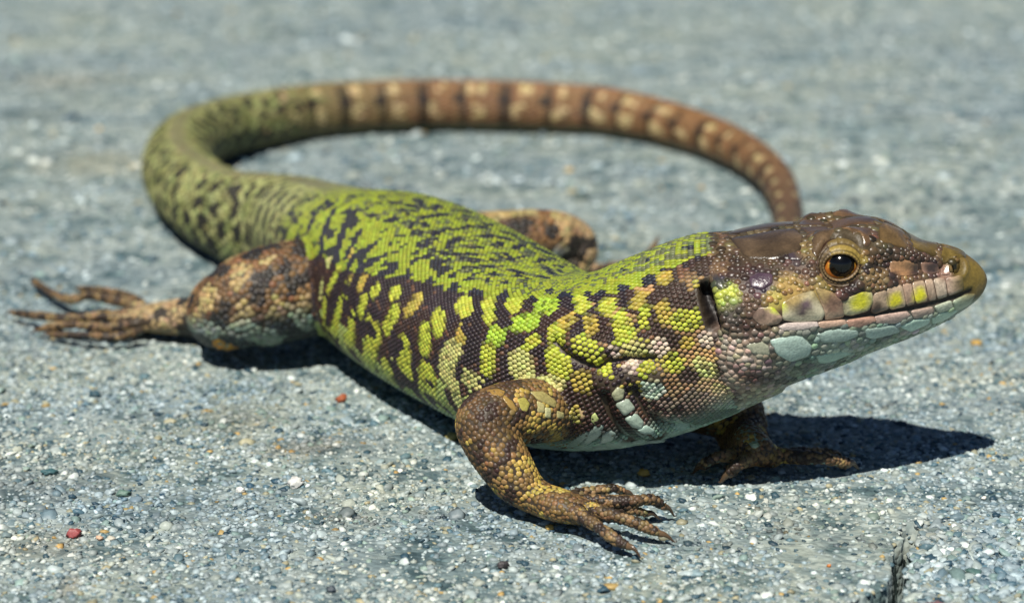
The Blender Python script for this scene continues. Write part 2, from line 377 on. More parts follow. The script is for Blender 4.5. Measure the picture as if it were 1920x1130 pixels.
# ------------------------------------------------------------------ skin pattern (strokes laid on the skin, in mm)
def lay(strokes, grow=1.0):
    out = []
    for pts in strokes:
        S = []
        for p in pts:
            h = hit(p[0], p[1])
            if h is not None: S.append(np.r_[h, p[2] * grow / pxmm(h)])
        if S: out.append(np.array(S))
    return out
A1 = lambda *p: Z(560, 340, 4.8, p)
A2 = lambda *p: Z(560, 560, 4.8, p)
A3 = lambda *p: Z(860, 480, 4.8, p)
A4 = lambda *p: Z(860, 640, 4.8, p)
A5 = lambda *p: Z(1100, 420, 4.8, p)
A6 = lambda *p: Z(1100, 600, 4.8, p)
YEL = [  # (tone, stroke): 0 yellow-green, 1 orange-yellow, 2 bright green, 3 pale yellow, 4 pale teal white, 5 pinkish white
    (0, A2((245, 20, 26), (240, 240, 26))), (0, A2((385, 40, 40), (340, 260, 42), (290, 350, 40))), (0, A2((490, 170, 46), (480, 330, 50), (445, 390, 42), (490, 560, 45))),
    (0, A2((640, 200, 46))), (0, A2((590, 20, 50), (560, 120, 48))), (0, A2((870, 120, 62), (800, 260, 60))),
    (0, A2((700, 310, 80), (650, 470, 72), (640, 600, 58), (690, 710, 45))), (1, A2((1070, 30, 56), (985, 115, 50))),
    (0, A2((1260, 160, 74), (1270, 260, 70))), (0, A2((1140, 310, 78), (1140, 410, 78))),
    (0, A2((950, 450, 86), (950, 560, 88), (1000, 670, 50))), (0, A2((800, 610, 58), (845, 740, 66), (900, 830, 40))),
    (0, A2((1480, 30, 72), (1520, 150, 60))), (1, A2((1490, 240, 58), (1450, 380, 64))), (3, A2((1440, 420, 70), (1350, 530, 90), (1330, 630, 95))),
    (0, A2((1170, 700, 104), (1170, 800, 98), (1185, 900, 92), (1260, 980, 74), (1275, 1080, 55))),
    (0, A2((1700, 40, 62), (1730, 180, 54))), (2, A2((1775, 330, 94))), (0, A2((1710, 470, 72), (1700, 620, 70))),
    (3, A2((1520, 710, 55), (1650, 775, 58))), (3, A2((1400, 780, 66), (1440, 900, 68))),
    (0, A3((480, 420, 74), (510, 470, 60))), (2, A3((545, 600, 76), (650, 590, 78))), (0, A3((690, 750, 48), (610, 825, 44))),
    (3, A3((580, 880, 55), (550, 970, 112), (590, 1060, 95))), (2, A3((760, 430, 74), (830, 460, 76))),
    (1, A3((1010, 570, 52), (930, 630, 60))), (0, A3((890, 690, 82), (895, 730, 78))), (0, A3((860, 900, 70), (900, 960, 96), (945, 1020, 72))),
    (1, A3((1180, 590, 52), (1190, 660, 56))), (0, A3((1100, 790, 78), (1215, 880, 80))), (0, A3((1080, 390, 52), (1125, 460, 58))),
    (0, A3((1345, 450, 74))), (0, A3((1460, 540, 46), (1440, 660, 50), (1530, 690, 46), (1440, 790, 46))), (1, A3((1645, 360, 50), (1595, 440, 44))),
    (0, A3((1690, 480, 42), (1660, 620, 42))), (3, A3((1540, 840, 62), (1640, 840, 60))), (5, A3((1400, 860, 46))), (5, A3((1800, 820, 74))),
    (3, A4((780, 360, 56), (890, 385, 58))), (1, A4((1110, 370, 88))), (0, A4((1300, 205, 52), (1350, 290, 46))), (5, A4((1560, 220, 66))), (0, A4((1690, 250, 64))),
    (4, A4((1750, 430, 90))), (1, A4((1050, 620, 46), (1060, 700, 34))), (3, A4((300, 640, 1))),
    (0, A5((860, 860, 76), (980, 850, 72))), (0, A6((790, 390, 74))), (3, A6((1010, 390, 55), (1100, 460, 66))), (0, A6((1240, 120, 76), (1190, 110, 50))), (1, A6((915, 200, 52))),
    (0, A1((430, 980, 58))), (1, A1((590, 880, 40), (560, 950, 36))), (0, A1((690, 985, 56))), (0, A1((870, 1010, 64))), (1, A1((1065, 1060, 58))), (0, A1((370, 780, 34), (330, 870, 34), (270, 980, 26))),
    (3, A1((280, 690, 36), (265, 740, 30))), (1, A1((200, 640, 18))), (1, A1((470, 870, 22))), (0, A1((560, 720, 42))), (0, A1((385, 1105, 42))), (1, A1((490, 620, 20), (450, 690, 18))), (3, A1((220, 900, 20), (200, 1060, 20))),
    (1, A5((700, 480, 60))), (5, A5((1080, 1040, 60))), (1, A5((690, 760, 62), (690, 850, 52)))]
DRK = [A1(*s) for s in [
    [(740, 145, 30)], [(430, 150, 22), (560, 130, 22)], [(830, 190, 25), (1080, 240, 24)], [(900, 262, 24), (1060, 270, 24)], [(470, 280, 22), (620, 255, 20)], [(600, 210, 14), (740, 200, 14)],
    [(640, 320, 20), (720, 300, 18)], [(790, 360, 34), (880, 340, 32)], [(1080, 330, 26), (1220, 310, 30)], [(960, 380, 22), (1140, 385, 24)], [(1010, 415, 26)], [(1020, 470, 28), (1100, 465, 26)],
    [(750, 460, 17), (800, 435, 17)], [(870, 490, 15), (950, 490, 15)], [(905, 550, 20)], [(1215, 480, 35), (1265, 460, 34)], [(1270, 440, 20), (1420, 435, 20)], [(1320, 380, 26), (1385, 350, 24)],
    [(1105, 570, 36), (1165, 540, 34)], [(1350, 580, 42), (1385, 550, 38)], [(1400, 540, 26), (1500, 510, 24)], [(1500, 590, 25), (1640, 600, 24)], [(1600, 530, 18), (1700, 545, 18)], [(1310, 650, 26), (1370, 645, 24)],
    [(1400, 655, 18), (1580, 660, 22)], [(1020, 650, 16), (1080, 640, 16)], [(1015, 740, 14), (1080, 690, 14), (1225, 675, 13)], [(1185, 740, 14), (1280, 745, 17)], [(1290, 735, 22), (1365, 710, 22)], [(1300, 790, 20)],
    [(1385, 850, 30)], [(1500, 720, 16), (1680, 720, 16)], [(1440, 810, 14), (1600, 785, 15), (1840, 770, 15)], [(1740, 840, 26), (1800, 845, 24)], [(1500, 890, 13), (1590, 885, 13)], [(1695, 900, 20)], [(1860, 910, 28)], [(840, 630, 13), (900, 640, 13)],
    [(230, 210, 26), (130, 330, 28), (90, 460, 26)], [(330, 250, 22), (250, 400, 28), (200, 560, 28)], [(410, 400, 30), (385, 500, 40), (350, 640, 30), (300, 780, 22)], [(560, 440, 18), (500, 560, 24), (430, 680, 22)],
    [(690, 570, 28), (620, 610, 32), (500, 680, 28), (440, 800, 28), (360, 960, 24), (300, 1080, 28)], [(790, 660, 14), (640, 730, 38), (560, 790, 36), (510, 900, 28), (490, 1100, 34)], [(850, 760, 44), (830, 800, 34), (740, 850, 36), (690, 900, 30)],
    [(1000, 850, 26), (900, 890, 34), (790, 960, 34)], [(1170, 920, 52), (1170, 1000, 40)], [(1400, 960, 48), (1350, 1050, 46)], [(1590, 1010, 54), (1610, 1090, 40)], [(1840, 1030, 44)], [(1760, 660, 14), (1900, 710, 16)], [(1550, 430, 24)], [(1400, 340, 16), (1500, 330, 14)], [(1340, 250, 14), (1420, 270, 12)]]]
DRK += [A3(*s) for s in [
    [(150, 350, 52), (175, 470, 42), (170, 600, 52), (130, 760, 52), (110, 920, 46)], [(395, 370, 42), (390, 500, 52), (420, 600, 60)], [(270, 220, 22)], [(420, 240, 25)], [(600, 255, 26)], [(735, 250, 20)], [(335, 165, 28)], [(815, 320, 36)],
    [(660, 400, 45), (620, 450, 30)], [(960, 380, 60), (1020, 450, 35)], [(1165, 330, 30)], [(1300, 340, 36), (1230, 380, 38)], [(1490, 280, 36), (1480, 360, 42), (1500, 440, 34)], [(1750, 205, 40), (1690, 240, 40)], [(1480, 130, 24)], [(1690, 35, 22)],
    [(460, 130, 20), (640, 170, 24), (800, 200, 20)], [(200, 100, 16), (400, 100, 14)], [(60, 220, 16), (140, 215, 14)], [(880, 250, 16)], [(1180, 190, 18)], [(30, 30, 22), (220, 45, 20)], [(300, 40, 14), (480, 40, 14)]]]
DRK += [A5(*s) for s in [[(920, 215, 36)], [(540, 330, 26)], [(760, 255, 26)], [(330, 410, 24)], [(90, 460, 24)], [(1000, 300, 28)], [(900, 360, 34)], [(700, 420, 30)]]]
yel_tone = [t for t, _ in YEL]
S_YEL = lay([[(a, b_, r_ * (1.5 if (a < 900 and b_ > 625) else 1.36 if a < 860 else 1.28)) for a, b_, r_ in s] for _, s in YEL]); S_DRK = lay(DRK, 1.12)
yel_tone = yel_tone[:len(S_YEL)]
BOUND = [(470, 440), (560, 455), (600, 480), (640, 505), (680, 515), (720, 520), (760, 525), (800, 534), (840, 546), (880, 552), (930, 562), (990, 562), (1060, 558), (1106, 558), (1168, 548), (1214, 535), (1256, 508), (1300, 486), (1340, 470)]

TONES = np.array([(0.37, 0.40, 0.042), (0.36, 0.28, 0.05), (0.29, 0.42, 0.035), (0.42, 0.41, 0.14), (0.48, 0.58, 0.44), (0.50, 0.40, 0.31)])
C_DARK = np.array((0.020, 0.013, 0.016)); C_GREEN = np.array((0.235, 0.285, 0.022)); C_TEAL = np.array((0.24, 0.36, 0.28))

class Bag:                                          # collects scale tiles into one mesh
    def __init__(self): self.V, self.F, self.C, self.n = [], [], [], 0
    def tiles(self, P, N, T, rx, ry, h, C, k=6, sq=2.0, tilt=0.0, sink=0.05, flat=(0.74, 0.72)):
        n = len(P)
        if n == 0: return
        N = norm(N - tilt * T); T = norm(T - N * np.sum(T * N, 1)[:, None]); B = np.cross(N, T)
        ang = (np.arange(k) + 0.5) / k * 2 * np.pi
        e = 2.0 / sq
        cx = np.sign(np.cos(ang)) * np.abs(np.cos(ang)) ** e; cy = np.sign(np.sin(ang)) * np.abs(np.sin(ang)) ** e
        rings = [(1.0, -sink, 0), (flat[0], flat[1], 1)]
        V = np.empty((n, 2 * k + 1, 3))
        rx, ry, h = (np.broadcast_to(np.asarray(a, float), (n,)) for a in (rx, ry, h))
        for ri, (f, hz, _) in enumerate(rings):
            V[:, ri * k:(ri + 1) * k] = P[:, None] + T[:, None] * (rx[:, None] * cx * f)[..., None] + B[:, None] * (ry[:, None] * cy * f)[..., None] + N[:, None] * ((h * hz) if ri else np.full(n, hz))[:, None, None]
        V[:, 2 * k] = P + N * h[:, None]
        j = np.arange(k); j2 = (j + 1) % k
        F = np.concatenate([np.stack([j, j2, k + j2], 1), np.stack([j, k + j2, k + j], 1), np.stack([k + j, k + j2, np.full(k, 2 * k)], 1)])
        self.V.append(V.reshape(-1, 3)); self.F.append((F[None] + (np.arange(n) * (2 * k + 1))[:, None, None] + self.n).reshape(-1, 3))
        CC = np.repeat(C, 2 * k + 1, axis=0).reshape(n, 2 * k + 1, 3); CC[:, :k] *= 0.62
        self.C.append(CC.reshape(-1, 3)); self.n += n * (2 * k + 1)
    def mesh(self, name, m): return make_mesh(name, np.concatenate(self.V), np.concatenate(self.F), np.concatenate(self.C), m)

def lattice(tube, s0, s1, n_round, step, near=-1):
    """Staggered rows of scale seats round a tube; n_round scales in each row."""
    S, PH, SP = [], [], []
    kap = np.sum(np.gradient(tube.T, axis=0) / np.maximum(np.gradient(tube.s), 1e-6)[:, None] * tube.L, 1)   # bend towards +lateral
    kap = np.convolve(np.pad(kap, 6, 'edge'), np.ones(13) / 13, 'valid')
    s = s0; r = 0
    while s < s1:
        S.append(np.full(n_round, s)); PH.append((np.arange(n_round) + (0.5 if r % 2 else 0.0)) / n_round * 2 * np.pi)
        st = step(s) if callable(step) else step
        kk = np.interp(s, tube.s, kap); st /= 1 + 0.62 * abs(kk) * np.interp(s, tube.s, tube.w)
        SP.append(np.full(n_round, st))
        s += st; r += 1
    S, PH, SP = np.concatenate(S), np.concatenate(PH), np.concatenate(SP)
    # even spacing round the section
    C, L, U, T, w, h = tube.at(S)
    q = np.linspace(0, 2 * np.pi, 181)
    mids = np.median(w), np.median(h)
    e = 2 / tube.ex
    a = np.sign(np.sin(q)) * np.abs(np.sin(q)) ** e * mids[0]; b = np.sign(np.cos(q)) * np.abs(np.cos(q)) ** e * mids[1]
    arc = np.r_[0, np.cumsum(np.hypot(np.diff(a), np.diff(b)))]; arc = arc / arc[-1] * 2 * np.pi
    PH2 = np.interp(PH, arc, q)
    lattice.spacing = SP * np.clip(1 - np.interp(S, tube.s, kap) * np.sin(PH2) * w, 0.25, 2)
    return S, PH2, tube.surf(S, PH2), T, w, h

def jitter(C, amt):
    n = len(C); return np.clip(C * (1 + amt * rng.standard_normal((n, 1))) * (1 + 0.35 * amt * rng.standard_normal((n, 3))), 0.002, 0.9)
def vnoise(P, f, seed=0):
    """Cheap smooth noise in 0..1."""
    r = np.random.default_rng(seed); out = np.zeros(len(P))
    for _ in range(7):
        k = r.standard_normal(3) * f; out += np.sin(P @ k + r.uniform(0, 6.28))
    return np.clip(0.5 + out / 7.0, 0, 1)

small = Bag()
def tail_root(S, phi, P):
    ap = np.abs(phi)
    cw = ap / 0.46; rw = S / 1.4 + 0.5 * np.sin(1.7 * ap)
    ci, ri = np.floor(cw), np.floor(rw)
    hsh = np.modf(np.abs(np.sin(ci * 12.9898 + ri * 78.233 + (phi > 0) * 37.7) * 43758.5453))[0]
    off = np.hypot((cw - ci - .5) * 1.0, (rw - ri - .5) * 0.9)
    bar = (((ci + ri) % 2) == 0) & (hsh < 0.86) & (off < 0.42 + 0.25 * hsh) & (ap > 0.3)
    C = np.tile(np.array((0.165, 0.175, 0.06)), (len(S), 1))
    lt = vnoise(P, 2.2, 33) > 0.45
    C[lt] = C[lt] * 0.35 + np.array((0.34, 0.35, 0.14)) * 0.65
    top = ap < 0.2
    C[top] = np.array((0.17, 0.165, 0.08))
    C[bar] = np.array((0.022, 0.021, 0.015))
    return C
def near_copy(P):
    P = P.copy(); P[:, 1] = HY - np.abs(P[:, 1] - HY); return P
# ---- trunk and neck
n_round = 126
S, PH, P, T, w, h = lattice(TRUNK, 1.2, 58.0, n_round, 0.262)
spc = lattice.spacing
Q, N, Dq = snap(P)
# the side of the tube that faces the camera, and the mirror seat on it
C0, L0, U0, T0, w0, h0 = TRUNK.at(S)
sgn_near = np.sign(-(L0[:, 1]) * 1.0 + 1e-6)          # +1 when +lateral faces the camera
nearness = np.sin(PH) * sgn_near
PHn = np.where(nearness >= 0, PH, -PH)
Pn = TRUNK.surf(S, PHn); Qn, _, _ = snap(Pn)
pu, pv, _ = project(Qn)
# boundary angle between back and flank, found on the near side
bs, bp = [], []
for u_, v_ in BOUND:
    hp = hit(u_, v_)
    if hp is None: continue
    k = np.argmin(np.linalg.norm(Qn - hp, axis=1)); bs.append(S[k]); bp.append(abs(((PHn[k] + np.pi) % (2 * np.pi)) - np.pi))
o_ = np.argsort(bs); bs, bp = np.array(bs)[o_], np.array(bp)[o_]
phi = np.abs(((PH + np.pi) % (2 * np.pi)) - np.pi)
bphi = np.interp(S, bs, bp)
bphi = bphi + (0.85 - bphi) * np.clip((S - 42) / 8, 0, 1)
sq_ = lambda L_: [np.c_[squash(a[:, :3]), a[:, 3]] for a in L_]
qd, _ = polyline_field(squash(Qn), sq_(S_DRK)); qy, wy = polyline_field(Qn, S_YEL)
qd += 0.05 * rng.standard_normal(len(qd)); qy += 0.04 * rng.standard_normal(len(qy))
back = phi < bphi
neck = np.clip((8.0 - S) / 3.0, 0, 1)                 # 1 at the head end
Cc = np.where(back[:, None], C_GREEN, C_DARK * 1.35)
# back: fades to olive-grey at the hip
hip = np.clip((Qn[:, 1] - 154) / 9, 0, 1)[:, None]
Cc = np.where(back[:, None], Cc * (1 - hip) + np.array((0.215, 0.215, 0.085)) * hip, Cc)
# flank behind the arm: browner ground between the dark bars
fl = (~back) & (vnoise(Qn, 0.9, 3) > 0.52)
Cc[fl] = np.array((0.036, 0.019, 0.016))
hb = (~back) & (hip[:, 0] > 0.1)
bars = np.sin(S * 2 * np.pi / 1.75 + 1.6 * np.sin(2.5 * phi) + 1.5 * vnoise(Qn, .8, 15)) > -0.15
Cc[hb] = np.where(bars[hb][:, None], np.array((0.30, 0.29, 0.11)), np.array((0.03, 0.028, 0.022)))
# neck ground: brown and tan
tan = vnoise(Qn, 1.6, 5)[:, None]
neckC = np.array((0.12, 0.06, 0.035)) * (1 - tan) + np.array((0.44, 0.28, 0.11)) * tan
nb = vnoise(Qn, 1.25, 7)
neckC[nb < 0.40] = np.array((0.045, 0.026, 0.02))
neckC[nb > 0.63] = np.array((0.36, 0.31, 0.06))
low = np.clip((phi - 1.75) / 0.5, 0, 1)[:, None]
neckC = neckC * (1 - low) + (np.array((0.13, 0.07, 0.06)) * (1 - tan) + np.array((0.42, 0.36, 0.26)) * tan) * low
odd = (~back) & (rng.random(len(S)) < 0.08)
Cc[odd] = np.array((0.10, 0.05, 0.03))
nk = (~back) & (rng.random(len(S)) < neck)
Cc[nk] = neckC[nk]
isy = (qy < 1.06) & (~back | (qy < 0.85)) & (wy >= 0)
tone = TONES[np.array(yel_tone)[np.clip(wy, 0, None)]]
rimmed = np.clip((qy - 0.82) / 0.18, 0, 1)[:, None]
Cy = tone * (1 - 0.35 * rimmed)
# spots pale towards the belly
pale = np.clip((phi - 1.75) / 0.5, 0, 1)[:, None]
Cy = Cy * (1 - 0.45 * pale) + np.array((0.45, 0.60, 0.25)) * 0.45 * pale
wgt = (np.clip((1.06 - qy) / 0.20, 0, 1) * 0.75 + 0.25)[:, None]
Cc[isy] = (Cc * (1 - wgt) + Cy * wgt)[isy]
bk2 = back & (phi > 0.12) & (vnoise(Qn * np.array([1, 1, 1.6]), 1.7, 17) + 0.06 * rng.standard_normal(len(S)) > 0.79) & (S > 14)
Cc[bk2] = np.array((0.02, 0.022, 0.026))
brk = isy & (vnoise(Qn * np.array([.8, .8, 1.7]), 1.5, 19) > 0.88) & (S > 12)
Cc[brk] = C_DARK * 1.2
lowy = (~back) & ~isy & (phi > 1.7) & (S > 13) & (S < 42) & (vnoise(Qn * np.array([1.6, 1.6, .6]), 1.5, 27) > 0.53)
Cc[lowy] = np.array((0.33, 0.39, 0.11))
spk = isy & (rng.random(len(S)) < 0.07)
Cc[spk] = Cc[spk] * 0.35
hbk = back & (hip[:, 0] > 0.2) & (phi > 0.55) & ((((np.floor(S / 1.0) + np.floor(phi / 0.26)) % 2) == 0) & (vnoise(Qn, 1.4, 15) > 0.4))
Cc[hbk] = np.array((0.035, 0.036, 0.025))
isd = (qd < 1.0) & ~(isy & (qy < qd))
Cc[isd] = np.where(back[isd][:, None], np.array((0.017, 0.018, 0.028)), C_DARK)
# top of the neck and spine: grey-green speckle
sp = (phi < 0.45) & (rng.random(len(S)) < 0.25 + 0.3 * neck)
Cc[sp] = np.array((0.10, 0.115, 0.05))
# bars low on the belly run into blue-green
bel = np.clip((phi - 2.15) / 0.28, 0, 1)[:, None]
bar = (qd < 1) | ((vnoise(Qn, 1.3, 9) > 0.62))
tealC = np.where(bar[:, None], C_TEAL * 0.45, C_TEAL)
Cc = Cc * (1 - bel) + tealC * bel
tr = np.clip((S - 43) / 8, 0, 1)
root = rng.random(len(S)) < tr
sphi = ((PH + np.pi) % (2 * np.pi)) - np.pi
Cc[root] = tail_root(S[root] - 49.5, sphi[root], Qn[root])
Cc = jitter(Cc, 0.13)
keep = (Dq < np.where(S < 9, 1.3, 0.42)) & (phi < np.where(S < 7, 3.2, 2.52))
hu, hvv, _ = project(Q)
nu_, _, _ = project(near_copy(Q)); nv_ = near_copy(Q)
keep &= ~((nu_ > np.interp(Q[:, 2], [4, 9, 13], [1400, 1345, 1335])) & (Q[:, 1] < 140) & (Q[:, 0] > 8)) & (xz_line_dist(Q, EAR) > 0.5) & ~((Q[:, 1] > 130.3) & (Q[:, 2] < 5.2) & (S < 9))
sc_ = np.interp(S, [0, 8, 14, 45, 60], [0.86, 0.92, 1.0, 1.0, 0.9])
bigger = 1 + 0.12 * isy
circ = 2 * np.pi * np.sqrt((w0 ** 2 + h0 ** 2) / 2) / n_round
k_ = keep
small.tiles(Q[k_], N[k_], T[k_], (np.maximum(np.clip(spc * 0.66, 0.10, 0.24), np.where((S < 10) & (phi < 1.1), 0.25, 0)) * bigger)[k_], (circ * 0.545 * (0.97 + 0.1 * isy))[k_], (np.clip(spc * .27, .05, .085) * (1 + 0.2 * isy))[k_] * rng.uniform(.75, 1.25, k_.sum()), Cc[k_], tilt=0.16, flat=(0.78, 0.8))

# ---- belly shields
S, PH, P, T, w, h = lattice(TRUNK, 6.0, TRUNK.s[-1] - 6, 30, 0.95)
Q, N, Dq = snap(P)
phi = np.abs(((PH + np.pi) % (2 * np.pi)) - np.pi)
k_ = (phi > 2.48) & (Dq < .4)
small.tiles(Q[k_], N[k_], T[k_], 0.56, 0.62, 0.09, jitter(np.tile(np.array((0.27, 0.37, 0.31)), (k_.sum(), 1)), .08), sq=3.2, k=8, tilt=0.05)

# ---- tail: whorls of keeled oblong scales
n_t = 34
TS1 = TAIL.s[np.argmin(np.linalg.norm(TAIL.C - at_h(470, 228, 2.72), axis=1))]
print('tail length', TAIL.s[-1], 'brown from', TS1, 'trunk', TRUNK.s[-1])
S, PH, P, T, w, h = lattice(TAIL, 6.9, TAIL.s[-1] - 1.0, n_t, lambda s: 0.62 if s < 40 else 0.74)
Q, N, Dq = snap(P)
phi = ((PH + np.pi) % (2 * np.pi)) - np.pi
ap = np.abs(phi)
f = np.clip((S - TS1) / 22, 0, 1)[:, None]
base = np.array((0.19, 0.18, 0.075)) * (1 - f) + np.array((0.185, 0.098, 0.042)) * f
tipf = np.clip((S - TS1 - 62) / 30, 0, 1)[:, None]
base = base * (1 - tipf) + np.array((0.095, 0.06, 0.035)) * tipf
# near the root: dark net in broken bars; further on: a block pattern with pale leading corners
per = 4.55; ph_ = (S % per) / per
sidez = (ap > 0.75) & (ap < 1.75)
dk2 = (ph_ > 0.80) & (ap > 0.35)
dk3 = (ph_ > 0.72) & (ap > 0.98) & (ap < 1.3)
pl2 = (ph_ < 0.25 + 0.3 * vnoise(P, 1.1, 37)) & (vnoise(P, 2.4, 39) > 0.34) & (((ap > 1.35) & (ap < 1.9)) | ((ap > 0.45) & (ap < 0.85)))
dark1 = np.array((0.022, 0.021, 0.015))
C = base.copy()
rt = rng.random(len(S)) < np.clip((TS1 + 10 - S) / 14, 0, 1)
C[rt] = tail_root(S[rt], phi[rt], P[rt])
b_ = (S >= TS1 - 3) & ~rt
m2 = b_ & pl2; C[m2] = np.array((0.44, 0.34, 0.17)) * (1 - 0.45 * tipf[m2])
m2 = b_ & dk2; C[m2] = C[m2] * 0.3
m2 = b_ & dk3 & (tipf[:, 0] < .6); C[m2] = np.array((0.016, 0.011, 0.009))
under = np.clip((ap - 2.1) / 0.4, 0, 1)[:, None]
C = C * (1 - under) + np.array((0.15, 0.15, 0.09)) * under
C = jitter(C, 0.12)
k_ = Dq < 0.4
circ = 2 * np.pi * w / n_t
stp = np.where(S < 40, .62, .74)
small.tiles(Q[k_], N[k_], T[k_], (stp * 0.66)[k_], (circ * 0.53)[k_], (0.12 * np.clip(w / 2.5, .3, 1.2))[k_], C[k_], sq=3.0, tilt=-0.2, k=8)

# ---- limbs: scales crowded over the skin
def trunk_ratio(P):
    """Below 1 inside the trunk or tail."""
    best = np.full(len(P), 9.0)
    for tb in (TRUNK, TAIL):
        for i in range(0, tb.n, 2):
            d = P - tb.C[i]; along = np.abs(d @ tb.T[i])
            q = np.hypot((d @ tb.L[i]) / tb.w[i], (d @ tb.U[i]) / tb.h[i])
            best = np.where((along < 0.8) & (q < best), q, best)
    return best
def darts(P, R, factor):
    """Greedy choice of rows of P (in order) no closer than factor x (sum of their radii)."""
    cell = {}; out = []
    cs = float(R.max()) * 2 * factor
    K = np.floor(P / cs).astype(int)
    Pl, Rl, Kl = P.tolist(), R.tolist(), K.tolist()
    nb = [(a, b, c) for a in (-1, 0, 1) for b in (-1, 0, 1) for c in (-1, 0, 1)]
    for i in range(len(Pl)):
        x, y, z = Pl[i]; r = Rl[i]; kx, ky, kz = Kl[i]; good = True
        for a, b, c in nb:
            for (x2, y2, z2, r2) in cell.get((kx + a, ky + b, kz + c), ()):
                m = (r + r2) * factor
                if (x - x2) ** 2 + (y - y2) ** 2 + (z - z2) ** 2 < m * m: good = False; break
            if not good: break
        if good: cell.setdefault((kx, ky, kz), []).append((x, y, z, r)); out.append(i)
    return np.array(out)
def limb_scales(tube, s0, s1, r_, hh, colour, tilt=0.1):
    lo, hi = tube.C.min(0) - tube.w.max() - .5, tube.C.max(0) + tube.w.max() + .5
    k = np.where(((BV > lo) & (BV < hi)).all(1))[0]
    best = np.full(len(k), 99.0); bi = np.zeros(len(k), int)
    for i in range(0, tube.n):
        d = np.linalg.norm(BV[k] - tube.C[i], axis=1); m = d < best; best[m] = d[m]; bi[m] = i
    S = tube.s[bi]; rad = np.sqrt(tube.w[bi] * tube.h[bi])
    ok_ = (np.abs(best - rad) < 0.55) & (S > s0) & (S < s1)
    k, S, bi = k[ok_], S[ok_], bi[ok_]
    ok_ = trunk_ratio(BV[k]) > 1.02
    k, S, bi = k[ok_], S[ok_], bi[ok_]
    o_ = rng.permutation(len(k)); k, S, bi = k[o_], S[o_], bi[o_]
    R = r_ * np.clip(0.55 + 0.45 * tube.w[bi] / tube.w.max(), .5, 1.0) * rng.uniform(.85, 1.1, len(k))
    c = darts(BV[k], R, 0.74); k, S, bi, R = k[c], S[c], bi[c], R[c]
    P, N = BV[k], BN[k]
    C = colour(S, 0, P, N)
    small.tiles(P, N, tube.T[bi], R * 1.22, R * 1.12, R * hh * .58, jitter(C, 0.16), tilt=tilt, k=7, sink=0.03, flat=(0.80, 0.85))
def arm_col(S, PH, Q, N):
    n = len(S)
    a = vnoise(Q, 1.1, 41)[:, None]; b = vnoise(Q, 1.9, 43)
    C = np.array((0.085, 0.048, 0.022)) * (1 - a) + np.array((0.235, 0.145, 0.05)) * a
    C[b > 0.74] = np.array((0.38, 0.27, 0.065)); C[b < 0.2] = np.array((0.04, 0.022, 0.016))
    # the leading edge of the arm is pale yellow
    u, v, _ = project(Q)
    return C
limb_scales(limbs['arm'], 1.0, 99, 0.18, 0.42, arm_col)
ORANGE = at_y(424, 632, 149.5)
def leg_col(S, PH, Q, N):
    a = vnoise(Q, 0.9, 51)[:, None]; b = vnoise(Q, 1.7, 53)
    C = np.array((0.060, 0.034, 0.018)) * (1 - a) + np.array((0.21, 0.11, 0.04)) * a
    C[b > 0.64] = np.array((0.32, 0.24, 0.10)); C[b < 0.36] = np.array((0.018, 0.015, 0.013))
    lowf = np.clip((-N[:, 2] + 0.08) / 0.4, 0, 1)[:, None]
    lowc = np.where((vnoise(Q, 1.5, 57) > 0.5)[:, None], np.array((0.20, 0.25, 0.20)), np.array((0.028, 0.036, 0.038)))
    C = C * (1 - lowf) + lowc * lowf
    C[np.linalg.norm(Q - ORANGE, axis=1) < 1.0] = np.array((0.42, 0.20, 0.02))
    ft = np.clip((S - 14.8) / 2.0, 0, 1)[:, None]
    fc = np.where((b < 0.36)[:, None], np.array((0.03, 0.024, 0.018)), np.array((0.34, 0.24, 0.12)))
    return C * (1 - ft) + fc * ft
limb_scales(limbs['leg'], 2.0, 99, 0.24, 0.38, leg_col)
limb_scales(limbs['far_leg'], 2.0, 99, 0.27, 0.38, leg_col)
limb_scales(limbs['far_arm'], 1.0, 99, 0.24, 0.42, arm_col)
def toe_col(S, PH, Q, N):
    b = vnoise(Q, 2.6, 61)[:, None]
    C = np.array((0.085, 0.052, 0.028)) * (1 - b) + np.array((0.27, 0.18, 0.08)) * b
    C[vnoise(Q, 3.4, 63) > 0.66] = np.array((0.035, 0.024, 0.018))
    return C
for nm in digit_rows:
    tb = limbs[nm]
    limb_scales(tb, 0.9, 99, 0.17, 0.45, toe_col, tilt=-0.2)

